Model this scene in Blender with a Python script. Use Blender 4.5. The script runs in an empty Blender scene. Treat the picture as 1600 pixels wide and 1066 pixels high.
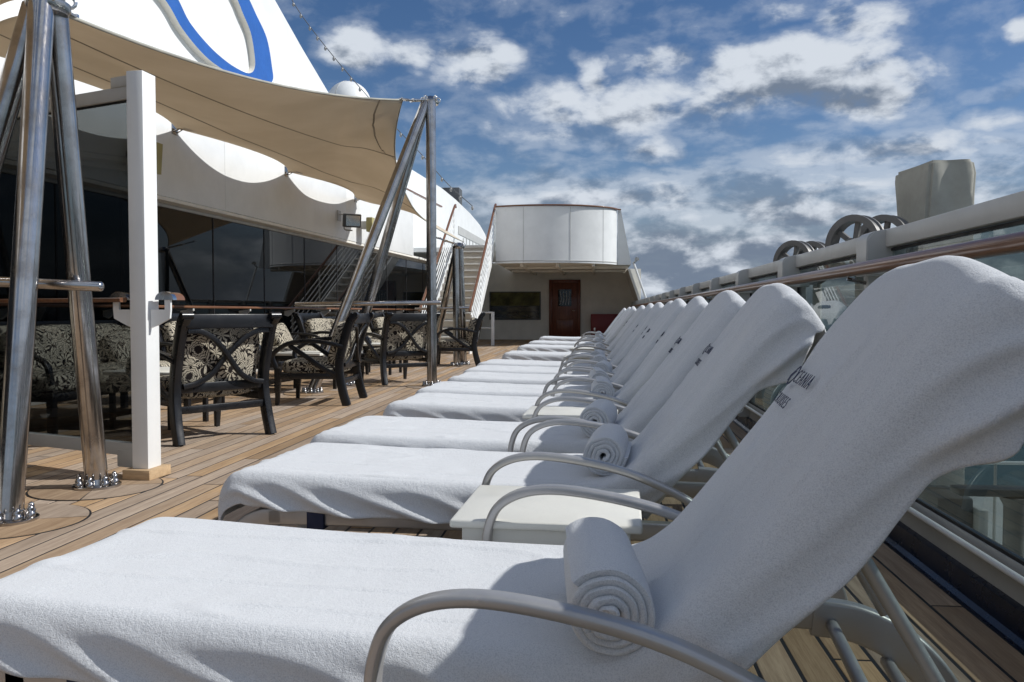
import bpy, bmesh, math, random
from mathutils import Vector, Matrix, noise
random.seed(7)
R = math.radians
SC = bpy.context.scene
COL = SC.collection
# ------------------------------------------------------------------ camera
CAM_H, YAW, PITCH, FPX = 0.95, R(5.9), R(2.01), 1280.0
cd = bpy.data.cameras.new('camera'); cd.sensor_width = 36; cd.lens = 36 * FPX / 1600
cd.clip_start = 0.05; cd.clip_end = 60000
cam = bpy.data.objects.new('camera', cd); COL.objects.link(cam)
cam.location = (0, 0, CAM_H); cam.rotation_euler = (R(90) - PITCH, 0, YAW)
SC.camera = cam
# ------------------------------------------------------------------ light
SUN_AZ, SUN_EL = R(84), R(38.5)          # azimuth from +Y (ahead) towards +X (starboard)
sv = Vector((math.sin(SUN_AZ) * math.cos(SUN_EL), math.cos(SUN_AZ) * math.cos(SUN_EL), math.sin(SUN_EL)))
sd = bpy.data.lights.new('sun', 'SUN'); sd.energy = 4.4; sd.angle = R(0.5); sd.color = (1, .985, .95)
sun = bpy.data.objects.new('sun', sd); COL.objects.link(sun)
sun.rotation_euler = sv.to_track_quat('Z', 'Y').to_euler(); sun.location = (20, 5, 30)
SC.view_settings.view_transform = 'Standard'; SC.view_settings.look = 'None'
SC.view_settings.gamma = 1; SC.view_settings.exposure = 0.0; SC.view_settings.use_curve_mapping = False

# pixel (of the 1600 px photograph) -> point at a known real plane; used for measured outlines
_f = Vector((-math.sin(YAW) * math.cos(PITCH), math.cos(YAW) * math.cos(PITCH), -math.sin(PITCH)))
_r = Vector((math.cos(YAW), math.sin(YAW), 0)); _u = _r.cross(_f)
def ray(x, y): return _f + (x - 800) / FPX * _r - (y - 533) / FPX * _u
def at(x, y, X=None, Y=None, Z=None):
    d = ray(x, y)
    t = X / d.x if X is not None else Y / d.y if Y is not None else (Z - CAM_H) / d.z
    return Vector((0, 0, CAM_H)) + d * t

# ------------------------------------------------------------------ world: Nishita sky with procedural clouds
W = bpy.data.worlds.new('World'); SC.world = W; W.use_nodes = True
nt = W.node_tree; nt.nodes.clear()
class NT:
    """tiny expression helper for node trees"""
    def __init__(s, nt): s.nt = nt
    def n(s, t, **kw):
        nd = s.nt.nodes.new(t)
        for k, v in kw.items(): setattr(nd, k, v)
        return nd
    def put(s, sock, v):
        if isinstance(v, bpy.types.NodeSocket): s.nt.links.new(v, sock)
        elif v is not None: sock.default_value = v
    def m(s, op, a, b=None, c=None, clamp=False):
        nd = s.n('ShaderNodeMath', operation=op, use_clamp=clamp)
        s.put(nd.inputs[0], a); s.put(nd.inputs[1], b); s.put(nd.inputs[2], c)
        return nd.outputs[0]
    def mr(s, v, a, b, c=0., d=1., kind='SMOOTHSTEP'):
        nd = s.n('ShaderNodeMapRange', interpolation_type=kind)
        for i, x in enumerate((v, a, b, c, d)): s.put(nd.inputs[i], x)
        return nd.outputs[0]
    def noise(s, vec, scale=5., detail=4., rough=.5, dist=0.):
        nd = s.n('ShaderNodeTexNoise'); s.put(nd.inputs['Vector'], vec)
        nd.inputs['Scale'].default_value = scale; nd.inputs['Detail'].default_value = detail
        nd.inputs['Roughness'].default_value = rough; nd.inputs['Distortion'].default_value = dist
        return nd.outputs[0]
    def mix(s, f, a, b):
        nd = s.n('ShaderNodeMix', data_type='RGBA')
        s.put(nd.inputs[0], f); s.put(nd.inputs[6], a); s.put(nd.inputs[7], b)
        return nd.outputs[2]
    def vmul(s, v, k):
        nd = s.n('ShaderNodeMapping'); s.put(nd.inputs[0], v); nd.inputs['Scale'].default_value = k
        return nd.outputs[0]
    def xyz(s, a, b, c):
        nd = s.n('ShaderNodeCombineXYZ'); s.put(nd.inputs[0], a); s.put(nd.inputs[1], b); s.put(nd.inputs[2], c)
        return nd.outputs[0]
w = NT(nt)
sky = w.n('ShaderNodeTexSky', sky_type='NISHITA'); sky.sun_disc = False
sky.sun_elevation = SUN_EL; sky.sun_rotation = SUN_AZ; sky.air_density = 1.0; sky.dust_density = .3; sky.ozone_density = 2.2
tc = w.n('ShaderNodeTexCoord'); sp = w.n('ShaderNodeSeparateXYZ'); nt.links.new(tc.outputs['Generated'], sp.inputs[0])
az = w.m('ARCTAN2', sp.outputs[0], sp.outputs[1]); el = w.m('ARCSINE', sp.outputs[2])
# (cloud masses seen in the photograph: pixel centre, radii, weight)
BL = [(560, 75, 75, 42, 1.), (640, 80, 60, 26, .8), (745, 92, 62, 36, 1.05), (925, 120, 26, 46, .8), (912, 95, 22, 30, .6),
      (1040, 95, 55, 30, .85), (1110, 140, 120, 50, .85), (1235, 110, 150, 62, 1.35), (1340, 135, 95, 52, 1.2), (1000, 165, 170, 45, .95),
      (850, 150, 80, 30, .75), (1330, 35, 62, 40, .9), (1240, 12, 50, 18, .55), (1020, 235, 45, 22, .8), (1595, 45, 30, 26, 1.),
      (1545, 195, 60, 24, .8), (1560, 150, 60, 18, .5), (1370, 245, 210, 38, .75), (900, 205, 120, 26, .6), (790, 195, 26, 16, .5),
      (930, 325, 300, 50, .72), (1250, 330, 330, 75, .8), (1050, 410, 520, 70, .95), (820, 370, 160, 50, .6), (1500, 300, 160, 50, .6)]
warp = w.noise(w.xyz(az, w.m('MULTIPLY', el, 1.6), 0.), 7., 4., .55)
warp2 = w.noise(w.xyz(w.m('ADD', az, 3.1), w.m('MULTIPLY', el, 1.6), .7), 7., 4., .55)
azw = w.m('ADD', az, w.m('MULTIPLY', w.m('SUBTRACT', warp, .5), .11))
elw = w.m('ADD', el, w.m('MULTIPLY', w.m('SUBTRACT', warp2, .5), .06))
tot = None
for px, py, rx, ry, wt in BL:
    d = ray(px, py).normalized(); a0 = math.atan2(d.x, d.y); e0 = math.asin(d.z)
    k = (ray(px + 1, py).normalized() - d).length
    qa = w.m('MULTIPLY', w.m('SUBTRACT', azw, a0), 1 / (rx * k * 1.25)); qe = w.m('MULTIPLY', w.m('SUBTRACT', elw, e0), 1 / (ry * k * 1.25))
    q = w.m('ADD', w.m('MULTIPLY', qa, qa), w.m('MULTIPLY', qe, qe))
    g = w.m('MULTIPLY', w.m('SUBTRACT', 1., q, clamp=True), wt)
    tot = g if tot is None else w.m('MAXIMUM', tot, g)
# sky out of view: broken clouds, thickened to brighten the shaded sides
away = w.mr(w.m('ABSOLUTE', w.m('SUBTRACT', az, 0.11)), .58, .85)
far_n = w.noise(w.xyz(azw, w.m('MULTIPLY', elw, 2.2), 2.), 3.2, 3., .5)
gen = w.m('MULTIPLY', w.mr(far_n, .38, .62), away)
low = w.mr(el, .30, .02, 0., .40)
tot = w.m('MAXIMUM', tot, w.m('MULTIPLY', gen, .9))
cp = w.xyz(az, w.m('MULTIPLY', el, 1.8), 0.)
fb = w.noise(cp, 15., 9., .57, .2)
fb_big = w.noise(cp, 6., 3., .5)
streak = w.noise(w.xyz(w.m('ADD', az, w.m('MULTIPLY', el, .8)), w.m('MULTIPLY', el, 4.5), 5.), 9., 8., .6, .4)
lowmask = w.mr(el, .26, .12)
fmix = w.m('ADD', w.m('MULTIPLY', fb, w.m('SUBTRACT', 1., w.m('MULTIPLY', lowmask, .6))), w.m('MULTIPLY', streak, w.m('MULTIPLY', lowmask, .6)))
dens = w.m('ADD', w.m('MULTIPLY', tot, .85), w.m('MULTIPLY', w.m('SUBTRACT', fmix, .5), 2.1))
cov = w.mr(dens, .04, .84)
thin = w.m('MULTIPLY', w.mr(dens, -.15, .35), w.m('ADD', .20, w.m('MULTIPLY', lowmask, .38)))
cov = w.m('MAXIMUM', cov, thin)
# relief: density sampled towards the light (up) against here
fb_up = w.noise(w.xyz(w.m('ADD', az, .012), w.m('MULTIPLY', w.m('ADD', el, .020), 1.8), 0.), 15., 9., .57, .2)
rel = w.m('MULTIPLY', w.m('SUBTRACT', fb, fb_up), 2.1)
thick = w.mr(dens, .45, 1.25)
lum = w.m('ADD', w.m('SUBTRACT', .93, w.m('MULTIPLY', thick, .16)), rel)
lum = w.m('SUBTRACT', lum, w.m('MULTIPLY', w.mr(w.m('ADD', el, w.m('MULTIPLY', w.m('SUBTRACT', fb_big, .5),   .10)), .25, .02), .46))
for px, py, rx, ry, wt in ((1215, 172, 130, 34, .42), (1330, 160, 70, 24, .25), (1010, 195, 120, 24, .22), (600, 112, 60, 16, .2), (740, 116, 45, 12, .18)):   # shaded cloud bases
    d = ray(px, py).normalized(); a0 = math.atan2(d.x, d.y); e0 = math.asin(d.z); k = 1 / FPX
    qa = w.m('MULTIPLY', w.m('SUBTRACT', azw, a0), 1 / (rx * k * 1.2)); qe = w.m('MULTIPLY', w.m('SUBTRACT', elw, e0), 1 / (ry * k * 1.2))
    q = w.m('ADD', w.m('MULTIPLY', qa, qa), w.m('MULTIPLY', qe, qe))
    lum = w.m('SUBTRACT', lum, w.m('MULTIPLY', w.mr(q, 1., 0.), wt))
lum = w.m('MAXIMUM', lum, .20)
ccol = w.mix(w.mr(lum, .3, .95), (1.65, 2.1, 2.85, 1), (6.3, 6.8, 7.5, 1))
hs = w.n('ShaderNodeHueSaturation'); nt.links.new(sky.outputs[0], hs.inputs['Color']); hs.inputs['Saturation'].default_value = 1.22; hs.inputs['Value'].default_value = .68
tn = w.n('ShaderNodeMix', data_type='RGBA', blend_type='MULTIPLY'); tn.inputs[0].default_value = 1; nt.links.new(hs.outputs[0], tn.inputs[6]); tn.inputs[7].default_value = (1.05, .99, 1.08, 1)
hz = w.mix(w.mr(el, .16, -.01), tn.outputs[2], (2.5, 3.0, 3.7, 1))
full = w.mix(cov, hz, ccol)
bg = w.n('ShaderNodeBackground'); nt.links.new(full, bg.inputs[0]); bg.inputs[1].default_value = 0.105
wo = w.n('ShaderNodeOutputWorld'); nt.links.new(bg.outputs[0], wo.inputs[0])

# ------------------------------------------------------------------ materials
def newmat(name):
    m = bpy.data.materials.new(name); m.use_nodes = True; t = m.node_tree
    b = t.nodes['Principled BSDF']
    return m, NT(t), b
def bump(k, b, h, strength=.3, dist=.002):
    n = k.n('ShaderNodeBump'); n.inputs['Strength'].default_value = strength; n.inputs['Distance'].default_value = dist
    k.put(n.inputs['Height'], h); k.nt.links.new(n.outputs[0], b.inputs['Normal'])
def objco(k): return k.n('ShaderNodeTexCoord').outputs['Object']
def paint(name, col, rough=.4, var=.06, metallic=0., bscale=0., spec=.5, coat=0., dirt=.0):
    m, k, b = newmat(name); co = objco(k)
    n1 = k.noise(co, 2.3, 5., .6)
    c2 = tuple(c * (1 - var * 2.2) for c in col)
    colr = k.mix(k.mr(n1, .3, .7), (*c2, 1), (*col, 1))
    if dirt:
        n2 = k.noise(k.vmul(co, (6, 6, 1.2)), 3., 6., .7)
        colr = k.mix(k.mr(n2, .58, .8, 0., dirt), colr, (.24, .2, .15, 1))
    k.put(b.inputs['Base Color'], colr)
    k.put(b.inputs['Roughness'], k.mr(k.noise(co, 9., 4., .6), .3, .7, rough * .85, rough * 1.2))
    b.inputs['Metallic'].default_value = metallic; b.inputs['Specular IOR Level'].default_value = spec
    b.inputs['Coat Weight'].default_value = coat
    if bscale: bump(k, b, k.noise(co, bscale, 4., .6), .25, .002)
    return m
M = {}
M['white'] = paint('white_paint', (.80, .81, .80), .35, .035, bscale=3., dirt=.10)
M['far_white'] = paint('white_plating', (.78, .79, .78), .4, .04, bscale=1.2, dirt=.14)
M['cream'] = paint('cream_wall_paint', (.80, .77, .70), .5, .05, bscale=2., dirt=.1)
M['grey_white'] = paint('grey_white_paint', (.50, .50, .48), .4, .05, bscale=4., dirt=.14)
M['dark_grey'] = paint('dark_grey_paint', (.08, .085, .09), .5, .1)
M['black_gasket'] = paint('black_rubber', (.012, .012, .014), .6, .1)
M['navy'] = paint('navy_deck_paint', (.006, .012, .035), .28, .25, bscale=14.)
M['navy_strap'] = paint('navy_webbing', (.012, .02, .06), .8, .1, bscale=300.)
M['alu'] = paint('champagne_aluminium', (.52, .51, .50), .38, .1, metallic=.6, bscale=60.)
M['chair_black'] = paint('black_lacquered_wood', (.010, .011, .014), .3, .2, bscale=25., dirt=.12)
M['blue'] = paint('blue_emblem_paint', (.025, .12, .42), .4, .05)
M['red'] = paint('red_locker_paint', (.22, .012, .015), .4, .08)
M['yellow'] = paint('faded_yellow_lamp_glass', (.40, .36, .16), .4, .1)
M['canvas'] = paint('grey_canvas', (.40, .39, .34), .85, .14, bscale=35., dirt=.35)
M['sheave'] = paint('grey_sheave_metal', (.20, .195, .19), .45, .15, metallic=.3, bscale=30., dirt=.3)
M['laminate'] = paint('cream_plastic', (.72, .71, .65), .45, .04, bscale=120.)
M['bulb'] = paint('bulb_glass', (.25, .25, .25), .2, .1)

def steel():
    m, k, b = newmat('brushed_stainless'); co = objco(k)
    b.inputs['Metallic'].default_value = 1
    n = k.noise(k.vmul(co, (60, 60, 2)), 6., 4., .6); n2 = k.noise(co, 5., 5., .65)
    k.put(b.inputs['Base Color'], k.mix(k.mr(n2, .35, .75), (.50, .485, .475, 1), (.30, .275, .255, 1)))
    k.put(b.inputs['Roughness'], k.m('ADD', k.mr(n, .3, .7, .10, .19), k.mr(n2, .4, .8, 0., .14)))
    bump(k, b, n, .02, .001)
    return m
M['steel'] = steel()
M['chrome'] = paint('polished_chrome', (.70, .70, .70), .12, .05, metallic=1.)

def towel():
    m, k, b = newmat('white_terry_cloth'); co = objco(k)
    b.inputs['Roughness'].default_value = 1.; b.inputs['Specular IOR Level'].default_value = .12
    b.inputs['Sheen Weight'].default_value = .35; b.inputs['Sheen Roughness'].default_value = .45
    n = k.noise(co, 420., 3., .75); n2 = k.noise(co, 110., 3., .6); n3 = k.noise(co, 9., 5., .6)
    col = k.mix(k.mr(n, .28, .6), (.50, .52, .55, 1), (.685, .70, .715, 1))
    col = k.mix(k.mr(n3, .62, .85, 0., .25), col, (.55, .55, .54, 1))
    k.put(b.inputs['Base Color'], col)
    h = k.m('ADD', k.m('MULTIPLY', n, 1.), k.m('ADD', k.m('MULTIPLY', n2, 1.1), k.m('MULTIPLY', n3, 3.)))
    bump(k, b, h, .55, .0035)
    return m
M['towel'] = towel()
M['thread'] = paint('navy_embroidery_thread', (.03, .04, .09), .8, .2, bscale=300.)

def wood(name, c1, c2, rough, coat=0., axis=1, grain=24., attr=False):
    m, k, b = newmat(name); co = objco(k)
    st = [grain] * 3; st[axis] = grain * .045
    if attr:
        geo = k.n('ShaderNodeAttribute', attribute_name='tone', attribute_type='GEOMETRY')
        off = k.m('MULTIPLY', geo.outputs['Fac'], 37.)
        spx = k.n('ShaderNodeSeparateXYZ'); k.put(spx.inputs[0], co)
        co2 = k.xyz(k.m('ADD', spx.outputs[0], off), k.m('ADD', spx.outputs[1], off), spx.outputs[2])
    else: co2 = co
    g = k.noise(k.vmul(co2, st), 1.6, 8., .65, .35); g2 = k.noise(k.vmul(co2, [s * 5 for s in st]), 2., 3., .7)
    st2 = [3.] * 3; st2[axis] = .5
    blot = k.noise(k.vmul(co2, st2), 2.2, 4., .6)
    f = k.m('ADD', k.m('MULTIPLY', g, .65), k.m('MULTIPLY', g2, .35))
    col = k.mix(k.mr(f, .36, .64), (*c2, 1), (*c1, 1))
    if attr:
        tone = geo.outputs['Fac']
        hsv = k.n('ShaderNodeHueSaturation'); k.put(hsv.inputs['Color'], col)
        k.put(hsv.inputs['Value'], k.m('ADD', .80, k.m('MULTIPLY', tone, .38)))
        k.put(hsv.inputs['Saturation'], k.m('SUBTRACT', 1.25, k.m('MULTIPLY', k.m('FRACT', k.m('MULTIPLY', tone, 7.3)), .55)))
        col = hsv.outputs[0]
        big = k.noise(k.n('ShaderNodeNewGeometry').outputs['Position'], .9, 5., .65)
        col = k.mix(k.mr(big, .5, .75, 0., .45), col, (.34, .30, .255, 1))
        col = k.mix(k.mr(blot, .62, .8, 0., .5), col, (.17, .12, .08, 1))
    k.put(b.inputs['Base Color'], col)
    k.put(b.inputs['Roughness'], k.mr(g, .3, .7, rough * .9, min(1, rough * 1.15)))
    b.inputs['Coat Weight'].default_value = coat; b.inputs['Coat Roughness'].default_value = .08
    b.inputs['Specular IOR Level'].default_value = .3
    bump(k, b, f, .35, .0015)
    return m
M['teak'] = wood('weathered_teak', (.44, .325, .22), (.29, .20, .13), .75, attr=True)
M['teak_plain'] = wood('raw_teak_block', (.52, .37, .22), (.38, .26, .15), .7, axis=0)
M['varnish'] = wood('varnished_wood', (.21, .095, .045), (.12, .05, .024), .4, coat=.5, axis=1)
M['door_wood'] = wood('dark_door_wood', (.20, .06, .03), (.11, .03, .016), .4, coat=.3, axis=2)

def glass(name, tint, rough=.0, refl=1.0, opaque=None):
    m = bpy.data.materials.new(name); m.use_nodes = True; k = NT(m.node_tree); k.nt.nodes.clear()
    lw = k.n('ShaderNodeLayerWeight'); lw.inputs[0].default_value = .5
    fres = k.m('ADD', .043, k.m('MULTIPLY', k.m('POWER', lw.outputs['Facing'], 5.), .957), clamp=True)
    gl = k.n('ShaderNodeBsdfGlossy'); gl.inputs['Roughness'].default_value = rough; gl.inputs['Color'].default_value = (refl, refl, refl, 1)
    if opaque:
        tr = k.n('ShaderNodeBsdfDiffuse'); tr.inputs[0].default_value = (*opaque, 1)
    else:
        tr = k.n('ShaderNodeBsdfTransparent'); tr.inputs[0].default_value = (*tint, 1)
    mx = k.n('ShaderNodeMixShader'); k.put(mx.inputs[0], fres)
    k.nt.links.new(tr.outputs[0], mx.inputs[1]); k.nt.links.new(gl.outputs[0], mx.inputs[2])
    o = k.n('ShaderNodeOutputMaterial'); k.nt.links.new(mx.outputs[0], o.inputs[0])
    return m
M['window'] = glass('dark_window_glass', None, .0, .85, (.004, .005, .006))
M['smoked'] = glass('smoked_screen_glass', (.38, .40, .41), .0, .8)
M['green_glass'] = glass('greenish_screen_glass', (.56, .61, .60), .0, .8)

def fabric_sail():
    m = bpy.data.materials.new('tan_awning_membrane'); m.use_nodes = True; k = NT(m.node_tree); k.nt.nodes.clear()
    co = objco(k); n = k.noise(co, 1.1, 5., .6); n2 = k.noise(co, 260., 2., .6)
    col = k.mix(k.mr(n, .3, .7), (.73, .65, .53, 1), (.80, .72, .60, 1))
    d = k.n('ShaderNodeBsdfDiffuse'); k.put(d.inputs[0], col)
    t = k.n('ShaderNodeBsdfTranslucent'); k.put(t.inputs[0], k.mix(.3, col, (.45, .34, .22, 1)))
    bm_ = k.n('ShaderNodeBump'); bm_.inputs['Strength'].default_value = .2; bm_.inputs['Distance'].default_value = .002; k.put(bm_.inputs['Height'], n2)
    k.nt.links.new(bm_.outputs[0], d.inputs['Normal'])
    mx = k.n('ShaderNodeMixShader'); mx.inputs[0].default_value = .42
    k.nt.links.new(d.outputs[0], mx.inputs[1]); k.nt.links.new(t.outputs[0], mx.inputs[2])
    o = k.n('ShaderNodeOutputMaterial'); k.nt.links.new(mx.outputs[0], o.inputs[0])
    return m
M['sail'] = fabric_sail()
M['sail_seam'] = paint('awning_seam_tape', (.36, .30, .23), .9, .1)

def floral():
    m, k, b = newmat('black_and_cream_floral_fabric')
    uv = k.n('ShaderNodeUVMap'); uv.uv_map = 'UVMap'; co = uv.outputs[0]
    wn = k.n('ShaderNodeTexNoise'); k.put(wn.inputs['Vector'], co); wn.inputs['Scale'].default_value = 9.
    wv = k.n('ShaderNodeVectorMath', operation='MULTIPLY_ADD'); k.put(wv.inputs[0], wn.outputs[1]); wv.inputs[1].default_value = (.06, .06, 0); k.put(wv.inputs[2], co)
    base = wv.outputs[0]
    def flowers(scale, petals, ringf, rnd):
        v = k.n('ShaderNodeTexVoronoi', voronoi_dimensions='2D'); k.put(v.inputs['Vector'], base); v.inputs['Scale'].default_value = scale
        sc_ = k.n('ShaderNodeVectorMath', operation='SCALE'); k.put(sc_.inputs[0], base); sc_.inputs['Scale'].default_value = 1.
        sb = k.n('ShaderNodeVectorMath', operation='SUBTRACT'); k.put(sb.inputs[0], sc_.outputs[0]); k.put(sb.inputs[1], v.outputs['Position'])
        s3 = k.n('ShaderNodeSeparateXYZ'); k.put(s3.inputs[0], sb.outputs[0])
        ang = k.m('ARCTAN2', s3.outputs[1], s3.outputs[0])
        rc = k.n('ShaderNodeSeparateColor'); k.put(rc.inputs[0], v.outputs['Color'])
        r_ = v.outputs['Distance']
        pet = k.m('ABSOLUTE', k.m('SINE', k.m('ADD', k.m('MULTIPLY', ang, petals), k.m('MULTIPLY', rc.outputs[0], 6.))))
        ln = k.m('LESS_THAN', pet, k.m('ADD', .42, k.m('MULTIPLY', r_, .6)))              # petal ribs
        ring = k.m('LESS_THAN', k.m('ABSOLUTE', k.m('SINE', k.m('ADD', k.m('MULTIPLY', r_, ringf), k.m('MULTIPLY', pet, 1.3)))), .52)
        kind = k.m('GREATER_THAN', rc.outputs[1], .45)
        pat = k.m('ADD', k.m('MULTIPLY', kind, ln), k.m('MULTIPLY', k.m('SUBTRACT', 1., kind), ring), clamp=True)
        dark = k.m('LESS_THAN', r_, k.m('MULTIPLY', rc.outputs[2], .14))
        return k.m('MAXIMUM', pat, dark), r_
    p1, r1 = flowers(4.6, 6., 40., 0)
    p2, r2 = flowers(11., 4., 26., 0)
    big = k.m('LESS_THAN', r1, .42)
    pat = k.m('ADD', k.m('MULTIPLY', big, p1), k.m('MULTIPLY', k.m('SUBTRACT', 1., big), p2), clamp=True)
    fine = k.m('GREATER_THAN', k.noise(co, 28., 3., .6), .58)
    pat = k.m('MAXIMUM', pat, fine)
    col = k.mix(pat, (.50, .455, .36, 1), (.018, .014, .014, 1))
    k.put(b.inputs['Base Color'], col); b.inputs['Roughness'].default_value = .85
    b.inputs['Specular IOR Level'].default_value = .2
    bump(k, b, k.noise(co, 160., 3., .6), .3, .001)
    return m
M['floral'] = floral()

def sea_mat():
    m, k, b = newmat('sea_water'); co = k.n('ShaderNodeNewGeometry').outputs['Position']
    b.inputs['Base Color'].default_value = (.035, .085, .088, 1); b.inputs['Roughness'].default_value = .18
    h = k.m('ADD', k.noise(k.vmul(co, (1, 2.2, 1)), .5, 8., .6), k.noise(co, 2.5, 5., .6))
    bump(k, b, h, .6, .35)
    return m
M['sea'] = sea_mat()
M['mirror'] = paint('lamp_reflector', (.75, .76, .78), .15, .05, metallic=1.)
def painted_pane_mat():
    m, k, b = newmat('dark_pane_painted_yellow_reflection'); co = objco(k)
    n = k.noise(k.vmul(co, (1.2, 1, 4)), 2., 5., .6)
    k.put(b.inputs['Base Color'], k.mix(k.mr(n, .4, .7), (.012, .012, .012, 1), (.05, .046, .02, 1)))  # yellowish reflection mottled into the dark base colour
    b.inputs['Roughness'].default_value = .08
    return m
M['pane'] = painted_pane_mat()
M['painted_yellow_reflection'] = paint('painted_yellow_reflection', (.16, .15, .05), .8, .35)  # flat colour standing in for a yellow reflection in the far window

# ------------------------------------------------------------------ mesh helpers
def smooth_angle(me, ang=40):
    for p in me.polygons: p.use_smooth = True
    try: me.set_sharp_from_angle(angle=R(ang))
    except Exception: pass
def obj(name, bm, mat, parent=None, smooth=None, uv=False, kind=None, label=None):
    me = bpy.data.meshes.new(name)
    bmesh.ops.recalc_face_normals(bm, faces=bm.faces)
    bm.to_mesh(me); bm.free()
    if isinstance(mat, str): mat = M[mat]
    me.materials.append(mat)
    if smooth: smooth_angle(me, smooth)
    if uv: box_uv(me)
    o = bpy.data.objects.new(name, me); COL.objects.link(o)
    if parent is not None: o.parent = parent
    if kind: o['kind'] = kind
    if label: o['label'] = label
    return o
def box_uv(me):
    uvl = me.uv_layers.new(name='UVMap')
    for p in me.polygons:
        n = p.normal; ax = max(range(3), key=lambda i: abs(n[i]))
        for li in p.loop_indices:
            c = me.vertices[me.loops[li].vertex_index].co
            uvl.data[li].uv = ((c.y, c.z) if ax == 0 else (c.x + .37, c.z) if ax == 1 else (c.x, c.y + .21))
def thing(name, label, cat, loc=(0, 0, 0), rz=0., group=None):
    o = bpy.data.objects.new(name, None); COL.objects.link(o); o.empty_display_size = .1
    o.location = loc; o.rotation_euler = (0, 0, rz); o['label'] = label; o['category'] = cat
    if group: o['group'] = group
    return o
def tag(o, label, cat, group=None):
    o['label'] = label; o['category'] = cat
    if group: o['group'] = group
    return o
def dup(root, loc, rz, label):
    r = root.copy(); COL.objects.link(r); r.location = loc; r.rotation_euler = (0, 0, rz); r['label'] = label
    for ch in list(root.children):
        c = ch.copy(); COL.objects.link(c); c.parent = r
        for g in list(ch.children):
            d = g.copy(); COL.objects.link(d); d.parent = c
    return r
def B(): return bmesh.new()
def box(bm, c, s, rot=None, bev=0., seg=2):
    t = bmesh.new(); bmesh.ops.create_cube(t, size=1)
    for v in t.verts: v.co = Vector((v.co.x * s[0], v.co.y * s[1], v.co.z * s[2]))
    if bev: bmesh.ops.bevel(t, geom=list(t.edges), offset=bev, segments=seg, affect='EDGES', profile=.5)
    mt = Matrix.Translation(c)
    if rot is not None: mt = mt @ (rot if isinstance(rot, Matrix) else Matrix.Rotation(rot, 4, 'Z'))
    t.transform(mt); join(bm, t); return bm
def join(bm, t):
    me = bpy.data.meshes.new('tmp'); t.to_mesh(me); t.free(); bm.from_mesh(me); bpy.data.meshes.remove(me)
def catmull(pts, n=8, closed=False):
    P = [Vector(p) for p in pts]; out = []
    L = len(P)
    rng = range(L if closed else L - 1)
    for i in rng:
        p0 = P[(i - 1) % L] if closed or i > 0 else P[0] * 2 - P[1]
        p1 = P[i]; p2 = P[(i + 1) % L]
        p3 = P[(i + 2) % L] if closed or i < L - 2 else P[-1] * 2 - P[-2]
        for j in range(n):
            t = j / n
            out.append(.5 * ((2 * p1) + (-p0 + p2) * t + (2 * p0 - 5 * p1 + 4 * p2 - p3) * t * t + (-p0 + 3 * p1 - 3 * p2 + p3) * t ** 3))
    if not closed: out.append(P[-1])
    return out
def sweep(bm, pts, prof, side=(0, 0, 1), closed=False, cap=True, scale=None):
    """prof: list of (a, b): a along the side vector (made perpendicular), b along tangent x side"""
    P = [Vector(p) for p in pts]; n = len(P); rings = []
    S0 = Vector(side)
    for i, p in enumerate(P):
        if closed: t = P[(i + 1) % n] - P[i - 1]
        else: t = P[min(i + 1, n - 1)] - P[max(i - 1, 0)]
        t.normalize(); s = S0 - t * S0.dot(t)
        if s.length < 1e-4: s = t.orthogonal()
        s.normalize(); b_ = t.cross(s); k = scale[i] if scale else 1.
        rings.append([bm.verts.new(p + s * a * k + b_ * b * k) for a, b in prof])
    m = len(prof)
    for i in range(n if closed else n - 1):
        A, Bq = rings[i], rings[(i + 1) % n]
        for j in range(m): bm.faces.new((A[j], A[(j + 1) % m], Bq[(j + 1) % m], Bq[j]))
    if cap and not closed:
        bm.faces.new(rings[0][::-1]); bm.faces.new(rings[-1])
    return bm
def circ(r, n=12, ry=None): return [(r * math.cos(2 * math.pi * i / n), (ry or r) * math.sin(2 * math.pi * i / n)) for i in range(n)]
def rrect(a, b, r, n=3):
    o = []
    for cx, cy, st in ((a - r, b - r, 0), (-a + r, b - r, 90), (-a + r, -b + r, 180), (a - r, -b + r, 270)):
        for i in range(n + 1):
            q = R(st + 90 * i / n); o.append((cx + r * math.cos(q), cy + r * math.sin(q)))
    return o
def tube(bm, pts, r, n=12, side=(0, 0, 1)):
    a, b = Vector(pts[0]), Vector(pts[1])
    if abs((b - a).normalized().dot(Vector(side))) > .95: side = (1, 0, 0)
    return sweep(bm, pts, circ(r, n), side)
def lathe(bm, prof, n=24, center=(0, 0, 0), mat=None):
    t = bmesh.new(); rings = []
    for r_, z in prof:
        rings.append([t.verts.new((r_ * math.cos(2 * math.pi * i / n), r_ * math.sin(2 * math.pi * i / n), z)) for i in range(n)])
    for A, C in zip(rings, rings[1:]):
        for j in range(n): t.faces.new((A[j], A[(j + 1) % n], C[(j + 1) % n], C[j]))
    t.faces.new(rings[0][::-1]); t.faces.new(rings[-1])
    if mat is not None: t.transform(mat)
    t.transform(Matrix.Translation(center)); join(bm, t); return bm
def prism(bm, poly, ext):
    """poly: list of Vectors in a plane, extruded by vector ext"""
    ext = Vector(ext); a = [bm.verts.new(p) for p in poly]; b = [bm.verts.new(Vector(p) + ext) for p in poly]; n = len(poly)
    bm.faces.new(a); bm.faces.new(b[::-1])
    for i in range(n): bm.faces.new((a[i], b[i], b[(i + 1) % n], a[(i + 1) % n]))
    return bm
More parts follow.
